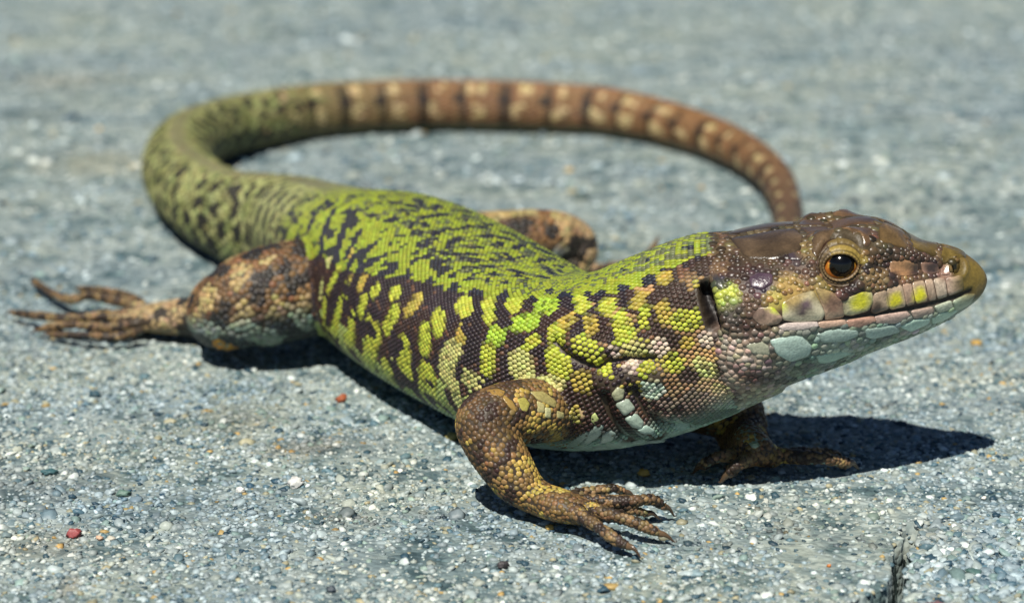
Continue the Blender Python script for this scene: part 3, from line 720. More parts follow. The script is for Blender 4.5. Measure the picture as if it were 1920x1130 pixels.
# ------------------------------------------------------------------ head scales
HEADPAINT = [  # centre (photo px), radius px, colour, strength
    (1480, 548, 30, (0.33, 0.22, 0.06), .85), (1452, 562, 18, (0.38, 0.32, 0.07), .8), (1360, 555, 24, (0.48, 0.55, 0.08), .95), (1372, 585, 24, (0.07, 0.06, 0.05), .8),
    (1345, 498, 24, (0.14, 0.085, 0.045), .7), (1350, 530, 16, (0.03, 0.03, 0.035), .9), (1425, 530, 22, (0.05, 0.03, 0.045), .95), (1492, 480, 18, (0.05, 0.035, 0.04), .9),
    (1512, 466, 22, (0.22, 0.15, 0.055), .6), (1540, 545, 24, (0.30, 0.22, 0.06), .7), (1640, 518, 26, (0.24, 0.16, 0.07), .8), (1626, 503, 9, (0.02, 0.014, 0.012), .95), (1642, 499, 9, (0.02, 0.014, 0.012), .95), (1657, 496, 8, (0.03, 0.02, 0.018), .9), (1612, 482, 13, (0.30, 0.22, 0.045), .8),
    (1690, 505, 20, (0.34, 0.18, 0.08), .7), (1678, 520, 12, (0.03, 0.02, 0.02), .9), (1715, 505, 12, (0.03, 0.02, 0.02), .9), (1748, 500, 15, (0.03, 0.02, 0.02), .95), (1770, 512, 14, (0.24, 0.14, 0.10), .9),
    (1505, 580, 14, (0.04, 0.025, 0.03), .95), (1513, 570, 10, (0.10, 0.06, 0.08), .9), (1565, 568, 20, (0.16, 0.085, 0.06), .85), (1640, 578, 15, (0.04, 0.022, 0.018), .9), (1422, 590, 18, (0.08, 0.05, 0.04), .7),
    (1612, 563, 20, (0.60, 0.58, 0.03), 1.0), (1678, 562, 15, (0.62, 0.56, 0.02), 1.0), (1724, 553, 15, (0.62, 0.58, 0.02), 1.0), (1458, 575, 13, (0.55, 0.62, 0.05), 1.0), (1740, 560, 8, (0.2, 0.12, 0.08), .6),
    (1825, 520, 40, (0.15, 0.105, 0.022), 1.0), (1790, 480, 26, (0.15, 0.10, 0.025), .9), (1838, 545, 14, (0.17, 0.12, 0.04), .9)]
hp_c = []
for u_, v_, r_, c_, a_ in HEADPAINT:
    hh_ = hit(u_, v_)
    if hh_ is not None: hp_c.append((hh_, r_ / pxmm(hh_), np.array(c_), a_, a_ == 1.0 and r_ <= 20))
def near_copy(P):
    P = P.copy(); P[:, 1] = HY - np.abs(P[:, 1] - HY); return P
def head_paint(P, C, soft=0.35, plates=True):
    Pn_ = near_copy(P); C = C.copy()
    for c, r, cc, a, only in hp_c:
        if only and not plates: continue
        d = np.linalg.norm((Pn_ - c) * np.array([1, .6, 1]), axis=1) / r
        k = (a * np.clip((1 + soft - d) / (2 * soft), 0, 1))[:, None]
        C = C * (1 - k) + cc * k
    return C
def head_base_col(P):
    x = P[:, 0]; z = P[:, 2]
    n = vnoise(P, 2.0, 71)[:, None]
    C = np.array((0.028, 0.016, 0.014)) * (1 - n) + np.array((0.135, 0.08, 0.048)) * n
    jaw = np.interp(x, MOUTH[:, 0], MOUTH[:, 2])
    under = np.clip((jaw - z) / 0.9, 0, 1)[:, None]
    cc = np.array((0.20, 0.26, 0.21)) * (1 - n) + np.array((0.36, 0.42, 0.32)) * n
    top = np.clip((z - jaw - 2.8) / 0.8, 0, 1)[:, None]
    C = C * (1 - top) + (np.array((0.045, 0.033, 0.018)) * (1 - n) + np.array((0.105, 0.075, 0.035)) * n) * top
    thr = np.clip((16.5 - x) / 3.0, 0, 1)[:, None] * np.clip((z - 5.0) / 1.5, 0, 1)[:, None]
    cc = cc * (1 - thr) + (np.array((0.12, 0.065, 0.055)) * (1 - n) + np.array((0.42, 0.34, 0.26)) * n) * thr
    C = C * (1 - under) + cc * under
    return C

PLATES = []                                          # kind, polygon (photo px), colour, dome mm, gap
def pl(kind, pts, colr, dome=0.13, ox=1260, oy=380, k=2.973): PLATES.append((kind, Z(ox, oy, k, pts), np.array(colr), dome))
BE = (0.38, 0.28, 0.19)
pl('lip_scale', [(485, 590), (560, 585), (612, 640), (590, 672), (500, 680), (450, 640)], (0.36, 0.25, 0.18))
pl('lip_scale', [(622, 560), (700, 520), (785, 500), (845, 610), (828, 648), (700, 658), (625, 645)], (0.47, 0.43, 0.30), .16)
pl('lip_scale', [(800, 480), (880, 500), (945, 545), (955, 630), (855, 645), (850, 600)], (0.40, 0.28, 0.19), .14)
pl('lip_scale', [(952, 545), (1060, 505), (1108, 505), (1120, 555), (1095, 595), (1000, 622), (962, 615)], (0.50, 0.46, 0.28), .15)
pl('lip_scale', [(1125, 515), (1190, 492), (1208, 585), (1140, 612), (1110, 608)], BE, .14)
pl('lip_scale', [(1197, 488), (1278, 462), (1302, 570), (1215, 590)], (0.45, 0.33, 0.22), .14)
pl('lip_scale', [(1286, 460), (1332, 452), (1352, 556), (1308, 568)], (0.40, 0.27, 0.19), .12)
pl('lip_scale', [(1340, 450), (1402, 438), (1424, 540), (1360, 555)], (0.45, 0.33, 0.22), .14)
pl('lip_scale', [(1410, 436), (1450, 430), (1472, 532), (1432, 540)], (0.38, 0.28, 0.20), .12)
pl('lip_scale', [(1458, 430), (1518, 420), (1532, 515), (1480, 530)], (0.45, 0.36, 0.27), .14)
pl('lip_scale', [(1526, 420), (1615, 408), (1622, 482), (1542, 512)], (0.38, 0.28, 0.21), .15)
pl('lip_scale', [(600, 690), (640, 670), (800, 664), (812, 690), (720, 708), (620, 710)], (0.50, 0.42, 0.38), .15)
pl('lip_scale', [(818, 664), (958, 652), (972, 680), (832, 702)], (0.38, 0.26, 0.19), .15)
pl('lip_scale', [(978, 654), (1118, 634), (1135, 660), (1050, 692), (982, 690)], (0.37, 0.22, 0.16), .15)
pl('lip_scale', [(1138, 630), (1300, 606), (1325, 628), (1250, 668), (1142, 670)], (0.50, 0.36, 0.30), .15)
pl('lip_scale', [(1334, 602), (1448, 580), (1458, 612), (1352, 644)], (0.40, 0.30, 0.24), .14)
pl('lip_scale', [(1464, 576), (1552, 546), (1565, 588), (1482, 612)], (0.44, 0.48, 0.36), .13)
pl('lip_scale', [(1566, 548), (1640, 512), (1690, 512), (1652, 568), (1582, 598)], (0.40, 0.46, 0.32), .13)
TE = (0.36, 0.47, 0.41)
pl('chin_shield', [(545, 765), (640, 745), (720, 742), (780, 800), (762, 850), (660, 885), (585, 845)], TE, .22)
pl('chin_shield', [(808, 730), (900, 702), (1025, 705), (1040, 735), (960, 772), (830, 775)], TE, .2)
pl('chin_shield', [(1070, 700), (1240, 676), (1272, 718), (1120, 758), (1080, 745)], TE, .2)
pl('chin_shield', [(1268, 690), (1345, 650), (1440, 640), (1430, 672), (1330, 718)], (0.42, 0.58, 0.48), .17)
pl('chin_shield', [(1448, 640), (1490, 612), (1600, 594), (1540, 642), (1450, 676)], (0.40, 0.54, 0.42), .15)
pl('chin_shield', [(800, 850), (950, 822), (1005, 835), (900, 882), (822, 895)], (0.36, 0.52, 0.42), .17)
pl('chin_shield', [(400, 790), (500, 770), (540, 800), (545, 850), (450, 840)], (0.36, 0.36, 0.26), .15)
BR = (0.13, 0.065, 0.032)
pl('cheek_shield', [(430, 420), (490, 392), (560, 400), (560, 450), (500, 488), (440, 470)], (0.09, 0.055, 0.075), .22)
pl('cheek_shield', [(645, 290), (690, 275), (735, 300), (715, 325), (660, 320)], (0.055, 0.045, 0.07), .18)
pl('cheek_shield', [(215, 400), (245, 390), (290, 450), (295, 490), (255, 480)], (0.045, 0.045, 0.05), .2)
pl('cheek_shield', [(1215, 330), (1300, 318), (1370, 340), (1372, 400), (1280, 410), (1215, 390)], (0.30, 0.17, 0.09), .12)
pl('cheek_shield', [(1385, 330), (1480, 338), (1490, 390), (1400, 402)], (0.22, 0.13, 0.09), .12)
pl('cheek_shield', [(1495, 350), (1545, 345), (1550, 400), (1500, 405)], (0.36, 0.22, 0.19), .12)
q4 = dict(ox=860, oy=640, k=4.8)
pl('collar_scale', [(1375, 470), (1430, 405), (1492, 430), (1480, 510), (1410, 535)], (0.36, 0.37, 0.23), .2, **q4)
pl('collar_scale', [(1408, 560), (1520, 505), (1592, 600), (1490, 668)], (0.32, 0.38, 0.30), .2, **q4)
pl('collar_scale', [(1490, 690), (1595, 640), (1665, 720), (1645, 785), (1560, 765)], (0.29, 0.37, 0.30), .2, **q4)
pl('collar_scale', [(1600, 792), (1685, 745), (1765, 790), (1745, 828), (1650, 822)], (0.32, 0.43, 0.36), .2, **q4)
PY = (0.38, 0.34, 0.15)
pl('arm_scale', [(520, 520), (590, 500), (640, 560), (610, 635), (560, 620)], (0.38, 0.34, 0.08), .14, **q4)
pl('arm_scale', [(640, 450), (760, 450), (880, 540), (870, 600), (780, 560), (700, 520)], (0.34, 0.29, 0.11), .14, **q4)
pl('arm_scale', [(700, 530), (770, 560), (770, 640), (710, 640)], PY, .12, **q4)
pl('arm_scale', [(775, 590), (830, 600), (825, 690), (770, 680)], (0.40, 0.39, 0.20), .14, **q4)
pl('arm_scale', [(880, 620), (945, 640), (945, 690), (880, 690)], PY, .14, **q4)
pl('arm_scale', [(410, 480), (500, 560), (520, 640), (460, 600), (390, 510)], (0.28, 0.18, 0.05), .12, **q4)
pl('arm_scale', [(540, 860), (640, 850), (740, 950), (720, 1010), (640, 980), (560, 930)], (0.38, 0.29, 0.11), .12, **q4)
pl('arm_scale', [(580, 1010), (720, 1020), (800, 1060), (820, 1120), (700, 1080)], (0.38, 0.30, 0.12), .12, **q4)
pl('arm_scale', [(250, 440), (350, 425), (420, 450), (390, 500), (280, 480)], (0.28, 0.17, 0.045), .1, **q4)
pl('breast_scale', [(960, 940), (1060, 850), (1150, 800), (1180, 830), (1080, 920), (1000, 960)], (0.28, 0.37, 0.31), .12, **q4)
pl('breast_scale', [(1160, 820), (1240, 745), (1310, 755), (1270, 850), (1150, 930), (1090, 940)], (0.30, 0.39, 0.33), .12, **q4)
pl('breast_scale', [(1290, 840), (1360, 790), (1420, 820), (1380, 890), (1270, 920)], (0.32, 0.40, 0.34), .12, **q4)
pl('breast_scale', [(1195, 650), (1235, 640), (1265, 690), (1230, 745), (1195, 720)], (0.50, 0.56, 0.22), .12, **q4)
pl('breast_scale', [(1085, 600), (1130, 590), (1140, 680), (1100, 715)], (0.58, 0.42, 0.22), .10, **q4)

def plate_mesh(poly, colr, dome, vgrow=1.05, dk=0.6):
    p = np.array(poly); c = p.mean(0)
    p = c + (p - c) * np.array([1.05 if vgrow < 1.1 else 1.11, vgrow])
    q = p.copy()
    for _ in range(2):                               # round the corners
        a, b = q, np.roll(q, -1, axis=0)
        q = np.stack([a * .88 + b * .12, a * .12 + b * .88], 1).reshape(-1, 2)
    fr = [(1.0, -0.35), (0.97, 0.42), (0.88, 0.74), (0.66, 0.93), (0.34, 1.0)]
    V, ok = [], True
    k = len(q)
    for f_, hz in fr:
        for x in c + (q - c) * f_:
            d = ray(x[0], x[1] + (11.0 if (c[1] < 452 and c[0] > 1350) else 0)); r = bvh.ray_cast(Vector(CAM), Vector(d), 1000)
            if r[0] is None or r[0][1] > (HY + 4.0 if c[0] > 1330 else 150): ok = False; break
            V.append(np.array(r[0]))
        if not ok: break
    if not ok: return None
    d = ray(*c); r = bvh.ray_cast(Vector(CAM), Vector(d), 1000)
    if r[0] is None: return None
    V.append(np.array(r[0])); V = np.array(V)
    _, N, _ = snap(V)
    Nm = norm(N.mean(0)); N = norm(N * .6 + Nm * .4)
    hz = np.r_[np.repeat([z for _, z in fr], k), 1.0] * dome * dk
    V = V + N * hz[:, None]
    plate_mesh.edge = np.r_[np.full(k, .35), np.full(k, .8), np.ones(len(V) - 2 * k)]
    F = []
    for i in range(len(fr) - 1):
        for j in range(k):
            j2 = (j + 1) % k; F.append((i * k + j, i * k + j2, (i + 1) * k + j2, (i + 1) * k + j))
    for j in range(k): F.append(((len(fr) - 1) * k + j, (len(fr) - 1) * k + (j + 1) % k, len(V) - 1))
    # face outward
    a, b, c_ = V[F[0][0]], V[F[0][1]], V[F[0][2]]
    F0 = F[len(F) // 2]
    nn = np.cross(V[F0[1]] - V[F0[0]], V[F0[2]] - V[F0[0]])
    if nn @ Nm < 0: F = [f[::-1] for f in F]
    return V, F

# ------------------------------------------------------------------ assemble the lizard
lizard = bpy.data.objects.new('lizard', None); col.objects.link(lizard)
lizard.empty_display_size = 0.01
lizard.location = Vector(np.array([-4.9, 144.3, 0.0]) * MM)
lizard['label'] = 'green and brown spotted wall lizard with curled tail basking on grey stone'
lizard['category'] = 'lizard'

Cb = np.tile(np.array((0.045, 0.032, 0.020)), (len(BV), 1))
ub, vb, zb = project(BV)
belly = np.clip((-BN[:, 2] - 0.5) / 0.4, 0, 1)[:, None] * np.clip((160 - BV[:, 1]) / 8, 0, 1)[:, None]
Cb = Cb * (1 - belly) + np.array((0.26, 0.40, 0.33)) * belly
hz_ = hm
Cb[hz_] = np.where((BV[hz_, 0] > 11)[:, None], head_paint(BV[hz_], head_base_col(BV[hz_]) * 0.8, plates=False), Cb[hz_])
dark_h = np.minimum(xz_line_dist(BV[hz_], MOUTH) / 0.16, xz_line_dist(BV[hz_], EAR) / 0.42)
fade = np.clip(dark_h - 0.4, 0, 1)[:, None]
Cb[hz_] = Cb[hz_] * fade + np.array((0.008, 0.006, 0.006)) * (1 - fade)
dn = np.clip(np.linalg.norm(near_copy(BV[hz_]) - NOSTRIL, axis=1) / 0.36 - 0.45, 0, 1)[:, None]
Cb[hz_] = Cb[hz_] * dn + np.array((0.02, 0.02, 0.012)) * (1 - dn)
body = add('body', make_mesh('body', BV, BF, Cb, M_SKIN), lizard)

plate_boxes = []
for kind, poly, colr, dome in PLATES:
    r = plate_mesh(poly, colr, dome, 1.17 if kind == 'lip_scale' else 1.05, 0.7 if kind in ('collar_scale', 'breast_scale') else 0.55)
    if r is None: print('plate missed', kind, poly[0]); continue
    V, F = r
    C = np.tile(colr, (len(V), 1)) * (1 + 0.10 * (vnoise(V, 5.0, 81)[:, None] - .5) * 2)
    onhead = kind not in ('arm_scale', 'breast_scale', 'collar_scale')
    if onhead: C = head_paint(V, C)
    if kind == 'lip_scale': C = C * (0.72 + 0.28 * np.clip((vnoise(V, 9.0, 83) - 0.22) / 0.2, 0, 1))[:, None]
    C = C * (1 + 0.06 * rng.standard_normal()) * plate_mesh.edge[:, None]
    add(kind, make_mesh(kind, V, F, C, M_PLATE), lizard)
    pp = np.array(poly); plate_boxes.append((pp.mean(0) + (pp - pp.mean(0)) * (1.28 if kind == 'lip_scale' else 1.12), V.mean(0)))
    if onhead:
        V2 = V.copy(); V2[:, 1] = 2 * HY - V2[:, 1]
        add(kind, make_mesh(kind, V2, [f[::-1] for f in F], C, M_PLATE), lizard)

CROWN = [((0.075, 0.05, 0.028), 1, [(1362, .06), (1385, .78), (1440, .92), (1488, .84), (1500, .46), (1488, .06)]),
         ((0.085, 0.052, 0.028), 1, [(1494, .04), (1506, .44), (1545, .36), (1550, .04)]),
         ((0.095, 0.055, 0.026), 0, [(1555, -.32), (1555, .32), (1600, .30), (1632, .40), (1648, 0), (1632, -.40), (1600, -.30)]),
         ((0.10, 0.065, 0.035), 1, [(1512, .50), (1505, .98), (1558, 1.08), (1560, .38)]),
         ((0.11, 0.065, 0.032), 1, [(1565, .38), (1563, 1.08), (1615, 1.08), (1628, .48)]),
         ((0.12, 0.075, 0.028), 1, [(1652, .04), (1637, .46), (1632, 1.0), (1690, 1.02), (1694, .04)]),
         ((0.13, 0.09, 0.026), 0, [(1699, -.86), (1699, .86), (1748, .90), (1760, 0), (1748, -.90)]),
         ((0.15, 0.105, 0.026), 1, [(1765, .04), (1753, .90), (1786, 1.0), (1806, .75), (1812, .04)])]
def crown_mesh(poly, dome):
    p = np.array([(head_xz(u, 470)[0], HY - f_ * 0.74 * np.interp(u, HW[:, 0], HW[:, 1])) for u, f_ in poly])
    c = p.mean(0); q = c + (p - c) * 1.0
    for _ in range(2):
        a, b = q, np.roll(q, -1, axis=0); q = np.stack([a * .88 + b * .12, a * .12 + b * .88], 1).reshape(-1, 2)
    fr = [(1.0, -0.5), (0.97, 0.42), (0.88, 0.8), (0.6, 1.0), (0.3, 1.0)]; V = []
    for f_, _ in fr:
        for x, y in c + (q - c) * f_:
            r = bvh.ray_cast(Vector((x, y, 40)), Vector((0, 0, -1)), 60); V.append(np.array(r[0]))
    V.append(np.array(bvh.ray_cast(Vector((c[0], c[1], 40)), Vector((0, 0, -1)), 60)[0])); V = np.array(V); k = len(q)
    _, N, _ = snap(V); N = norm(N + norm(N.mean(0)))
    V = V + N * (np.r_[np.repeat([z for _, z in fr], k), 1.0] * dome)[:, None]
    F = [(i * k + j, i * k + (j + 1) % k, (i + 1) * k + (j + 1) % k, (i + 1) * k + j) for i in range(len(fr) - 1) for j in range(k)] + [((len(fr) - 1) * k + j, (len(fr) - 1) * k + (j + 1) % k, len(V) - 1) for j in range(k)]
    F0 = F[len(F) // 2]
    if np.cross(V[F0[1]] - V[F0[0]], V[F0[2]] - V[F0[0]])[2] < 0: F = [f[::-1] for f in F]
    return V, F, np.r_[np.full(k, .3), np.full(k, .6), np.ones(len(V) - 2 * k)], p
crown_polys = []
for colr, pair, poly in CROWN:
    V, F, edge, p = crown_mesh(poly, 0.085)
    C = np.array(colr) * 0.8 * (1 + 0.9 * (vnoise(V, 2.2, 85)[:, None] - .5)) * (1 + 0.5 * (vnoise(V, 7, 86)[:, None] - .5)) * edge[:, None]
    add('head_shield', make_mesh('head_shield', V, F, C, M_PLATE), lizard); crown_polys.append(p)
    if pair:
        V2 = V.copy(); V2[:, 1] = 2 * HY - V2[:, 1]
        add('head_shield', make_mesh('head_shield', V2, [f[::-1] for f in F], C, M_PLATE), lizard)

def in_poly(u, v, p):
    x, y = p[:, 0], p[:, 1]; x2, y2 = np.roll(x, -1), np.roll(y, -1)
    ins = np.zeros(len(u), bool)
    for a, b, c, d in zip(x, y, x2, y2):
        cnd = ((b > v) != (d > v)) & (u < (c - a) * (v - b) / (d - b + 1e-12) + a); ins ^= cnd
    return ins

# granular scales over the rest of the head, cheek and throat
cand = np.where(hm & (project(near_copy(BV))[0] > np.interp(BV[:, 2], [4, 9, 13], [1400, 1342, 1332])) & ((BV[:, 0] < 25.2) | (BV[:, 2] < 8)) & (BV[:, 1] <= HY + 0.05))[0]
rng.shuffle(cand)
cp = BV[cand]
cu, cv, _ = project(cp)
ok = np.ones(len(cand), bool)
for p, _ in plate_boxes: ok &= ~in_poly(cu, cv, p)
high = cp[:, 2] > np.interp(cp[:, 0], MOUTH[:, 0], MOUTH[:, 2]) + 2.2
for p in crown_polys: ok &= ~(high & in_poly(cp[:, 0], cp[:, 1], p))
ok &= np.linalg.norm((cp - EYE)[:, [0, 2]], axis=1) > 1.16
ok &= xz_line_dist(cp, MOUTH) > 0.16
ok &= xz_line_dist(cp, EAR) > 0.46
ok &= np.linalg.norm(cp - NOSTRIL, axis=1) > 0.45
cand = cand[ok]; cp = BV[cand]
def head_r(p):
    jaw = np.interp(p[0], MOUTH[:, 0], MOUTH[:, 2])
    if p[2] > jaw + 3.4: return 0.26
    if p[2] > jaw: return 0.165 + 0.06 * (math.sin(p[0] * 3.1 + p[2] * 4.3) > 0.2)
    return 0.20 + 0.05 * min(1, max(0, (p[0] - 13) / 3))
rad = np.array([head_r(p) for p in cp]) * rng.uniform(.85, 1.15, len(cp))
ck = darts(cp, rad, 0.70); chosen, rad = cand[ck], rad[ck]
P, N = BV[chosen], BN[chosen]
C = jitter(head_paint(P, head_base_col(P), plates=False), 0.22)
sel = rng.random(len(P)) < 0.15
C[sel] *= 0.45
T = np.tile(np.array([1.0, 0, -0.15]), (len(P), 1))
heads = Bag()
for mirror in (False, True):
    P2, N2 = P.copy(), N.copy()
    if mirror: P2[:, 1] = 2 * HY - P2[:, 1]; N2[:, 1] *= -1
    heads.tiles(P2, norm(N2), T, rad * rng.uniform(1.0, 1.25, len(P)), rad * rng.uniform(0.9, 1.05, len(P)), np.minimum(rad * 0.38, 0.075), C, tilt=-0.05, k=7, sink=0.03, flat=(0.78, 0.8))
scales = add('scales', small.mesh('scales', M_SCALE), lizard)
scales['kind'] = 'stuff'
hs_ = add('head_scales', heads.mesh('head_scales', M_HEAD), lizard); hs_['kind'] = 'stuff'
print('scale tiles', small.n // 17)

# ---- eyes and lids
def eye_parts(flip):
    sy = 1 if flip else -1
    E = EYE.copy()
    if flip: E[1] = 2 * HY - E[1]
    R = 1.30
    ctr = E + np.array([0, -sy * 0.98, 0.0])
    nu, nv = 48, 64; V, C = [], []
    ax = norm(np.array([0.10, sy * 1.0, 0.10]))
    for i in range(nu + 1):
        a = np.pi * i / nu
        for j in range(nv):
            b = 2 * np.pi * j / nv
            d = np.array([math.sin(a) * math.cos(b), -math.cos(a), math.sin(a) * math.sin(b)])
            q_ = d @ ax; e_ = 0.66; rc = 0.78; bulge = max(1.0, (e_ * q_ + math.sqrt(max(0, rc * rc - e_ * e_ * (1 - q_ * q_)))) / R) if q_ > 0 else 1.0
            V.append(ctr + d * R * bulge)
            ang = math.acos(max(-1, min(1, d @ ax)))
            if ang < 0.60: c = (0.002, 0.002, 0.002)
            elif ang < 0.64: c = (0.5, 0.24, 0.03)
            elif ang < 0.9: c = (0.42, 0.13, 0.02)
            else: c = (0.03, 0.015, 0.01)
            C.append(c)
    F = []
    for i in range(nu):
        for j in range(nv):
            F.append((i * nv + j, i * nv + (j + 1) % nv, (i + 1) * nv + (j + 1) % nv, (i + 1) * nv + j))
    me = make_mesh('eye', np.array(V), np.array(F), np.array(C), M_EYE)
    bm_ = bmesh.new(); bm_.from_mesh(me); bmesh.ops.recalc_face_normals(bm_, faces=bm_.faces); bm_.to_mesh(me); bm_.free()
    eye = add('eye', me, lizard)
    # lids: rings of beaded skin round an almond opening
    n = 168; rings = [(0.0, -0.10), (0.04, 0.05), (0.16, 0.09), (0.28, 0.02), (0.36, 0.07), (0.50, 0.09), (0.60, 0.02), (0.68, 0.07), (0.82, 0.05), (1.0, -0.16)]
    V, C = [], []
    for k, (f_, hz) in enumerate(rings):
        for j in range(n):
            b = 2 * np.pi * j / n
            cb, sb = math.cos(b), math.sin(b)
            # opening: blunt behind, pointed in front
            ox = (0.86 if cb < 0 else 0.98) * math.copysign(abs(cb) ** 0.95, cb)
            oz = (0.68 if sb > 0 else 0.72) * math.copysign(abs(sb) ** (1.0 if cb < 0 else 1.25), sb)
            gx = 1.42 * cb + 0.10; gz = (1.46 if sb > 0 else 1.2) * sb
            x, z = ox * (1 - f_) + gx * f_, oz * (1 - f_) + gz * f_
            rr = math.hypot(x, z)
            y_eye = math.sqrt(max(0.0, 1.42 ** 2 - min(rr, 1.38) ** 2))
            p_eye = ctr + np.array([x, sy * y_eye, z])
            c, nn, fi, d_ = bvh.find_nearest(Vector(E + np.array([x, sy * 0.3, z])))
            p_skin = np.array([E[0] + x, c[1], E[2] + z])
            t = np.clip((f_ - 0.25) / 0.7, 0, 1); t = t * t * (3 - 2 * t)
            p = p_eye * (1 - t) + p_skin * t
            bead = 0.045 * (0.5 + 0.5 * math.cos(b * (30 if f_ < .3 else 24) + k)) if 0 < k < 9 else 0
            up = norm(np.array([x * 0.35, sy * 1.0, z * 0.35]))
            V.append(p + up * (hz + bead * (1 if k in (2, 5, 8) else -0.2)))
            base = np.array((0.24, 0.17, 0.04)) if sb > 0.1 else np.array((0.13, 0.09, 0.042))
            if cb < -0.55: base = np.array((0.13, 0.09, 0.045))
            if cb > 0.93 and abs(sb) < 0.22: base = np.array((0.05, 0.03, 0.02))
            if k in (3, 6): base = base * 0.32
            if k in (0, 1): base = np.array((0.03, 0.018, 0.012)) if k == 0 else np.array((0.16, 0.10, 0.04))
            if k >= 6: base = base * 0.4 + np.array((0.05, 0.032, 0.02)) * 0.6
            C.append(base)
    F = []
    for k in range(len(rings) - 1):
        for j in range(n):
            j2 = (j + 1) % n; F.append((k * n + j, k * n + j2, (k + 1) * n + j2, (k + 1) * n + j))
    if not flip: pass
    me = make_mesh('eyelid', np.array(V), np.array(F), np.array(C), M_SCALE)
    add('eyelid', me, eye)
eye_parts(False); eye_parts(True)

# ---- claws
def claw(tip_rows, length, drop):
    a, b = np.array(tip_rows[-2][:3]), np.array(tip_rows[-1][:3])
    d = norm(b - a); r = tip_rows[-1][3] * 0.92
    rows = []
    for f_, rr in ((-.25, .9), (0, .95), (.25, .72), (.5, .46), (.8, .22), (1, .05)):
        p = b + d * length * f_ + np.array([0, 0, 0.25 * length * math.sin(max(f_, 0) * 2.2) * .8 - drop * max(f_, 0) ** 2])
        p[2] = max(p[2], 0.10)
        rows.append((p[0], p[1], p[2], r * rr * .8, r * rr))
    t = Tube(rows, n=18, m=12); V, F = t.grid()
    f_ = np.repeat(np.linspace(0, 1, 18), 12)[:, None]
    C = np.array((0.13, 0.08, 0.04)) * (1 - f_) + np.array((0.025, 0.015, 0.010)) * f_
    me = make_mesh('claw', V, F, C, M_CLAW)
    bm_ = bmesh.new(); bm_.from_mesh(me); bmesh.ops.recalc_face_normals(bm_, faces=bm_.faces); bm_.to_mesh(me); bm_.free()
    add('claw', me, lizard)
for nm, rows in digit_rows.items():
    claw(rows, 1.0 if nm[0] in 'fg' else 1.05, 0.6)

# ------------------------------------------------------------------ the stone ground
def fbm(X, Y, f, seed, octs=4):
    r = np.random.default_rng(seed); out = np.zeros_like(X); amp = 1.0; tot = 0
    for o in range(octs):
        for _ in range(5):
            a = r.uniform(0, 6.28); k = f * (2 ** o) * r.uniform(.7, 1.3)
            out += amp * np.sin(X * k * math.cos(a) + Y * k * math.sin(a) + r.uniform(0, 6.28)) / 5
        tot += amp; amp *= 0.55
    return out / tot
def gpx(pts): return np.array([at_h(u, v, 0)[:2] for u, v in pts])
CRACK = gpx([(1716, 982), (1703, 990), (1706, 1006), (1690, 1016), (1694, 1038), (1681, 1050), (1687, 1072), (1680, 1090), (1688, 1112), (1683, 1135), (1684, 1180)])
LEDGE = gpx([(1585, 1135), (1612, 1117), (1645, 1105), (1664, 1094), (1684, 1078), (1692, 1120), (1690, 1150), (1604, 1150)])
def seg_dist(X, Y, A):
    best = np.full(X.shape, 99.0)
    for a, b in zip(A[:-1], A[1:]):
        ab = b - a; t = np.clip(((X - a[0]) * ab[0] + (Y - a[1]) * ab[1]) / (ab @ ab), 0, 1)
        best = np.minimum(best, np.hypot(X - a[0] - t * ab[0], Y - a[1] - t * ab[1]))
    return best
def ground_z(X, Y):
    fade = np.clip(1 - (np.hypot(X, Y - 180) - 250) / 400, 0, 1)
    z = (0.30 * fbm(X, Y, 0.16, 1) + 0.14 * fbm(X, Y, 0.9, 2) + 0.06 * fbm(X, Y, 3.2, 3, 3)) * fade - 0.18
    near = (Y < 135) & (X > 5)
    if near.any():
        wob = 0.18 * fbm(X, Y, 4.0, 9, 3)
        d = seg_dist(X, Y, CRACK) + wob
        wd_ = 0.25 + 0.24 * fbm(X, Y, 1.6, 10, 2)
        z = z - np.where(near, 3.6 * np.clip(1.6 - d / np.maximum(wd_, .12), 0, 1) * np.clip((CRACK[0, 1] + .2 - Y) / 1.5, 0, 1), 0)
        ins = in_poly(X.ravel(), Y.ravel(), LEDGE).reshape(X.shape)
        dl = seg_dist(X, Y, np.vstack([LEDGE, LEDGE[:1]])) + wob * .6
        z = z - np.where(near & ins, 6.0 * np.clip(dl / 0.25, 0, 1), 0)
        # the broken-off side lies a little lower
        lowr = np.clip((X - np.interp(Y, CRACK[::-1, 1], CRACK[::-1, 0])) / 0.4, 0, 1) * np.clip((CRACK[0, 1] + 1.5 - Y) / 2.5, 0, 1)
        z = z - 0.35 * np.where(near, lowr, 0)
    return z
STAINS = [(130, 150, 9, 7, (0.27, 0.21, 0.12), .5), (70, 215, 4.5, 5, (0.05, 0.07, 0.06), .75), (180, 300, 10, 9, (0.24, 0.20, 0.13), .45), (560, 60, 9, 5, (0.05, 0.09, 0.10), .6), (1150, 50, 7, 5, (0.07, 0.11, 0.12), .55), (1400, 70, 12, 6, (0.10, 0.13, 0.13), .5),
          (450, 780, 3.5, 4, (0.17, 0.14, 0.08), .6), (560, 835, 3.0, 3, (0.14, 0.11, 0.08), .65), (60, 900, 5, 3.5, (0.05, 0.06, 0.07), .6), (100, 1010, 3, 2.5, (0.14, 0.12, 0.10), .55), (380, 950, 4.5, 3, (0.08, 0.10, 0.10), .45), (660, 830, 4, 3, (0.07, 0.08, 0.09), .5), (1770, 990, 2.4, 2.0, (0.24, 0.21, 0.17), .45), (1850, 450, 6, 7, (0.06, 0.11, 0.13), .5), (1640, 240, 7, 9, (0.10, 0.16, 0.17), .45), (1200, 300, 6, 5, (0.09, 0.14, 0.16), .45), (120, 560, 6, 6, (0.10, 0.14, 0.16), .4), (130, 1090, .5, 2.5, (0.20, 0.15, 0.10), .6)]
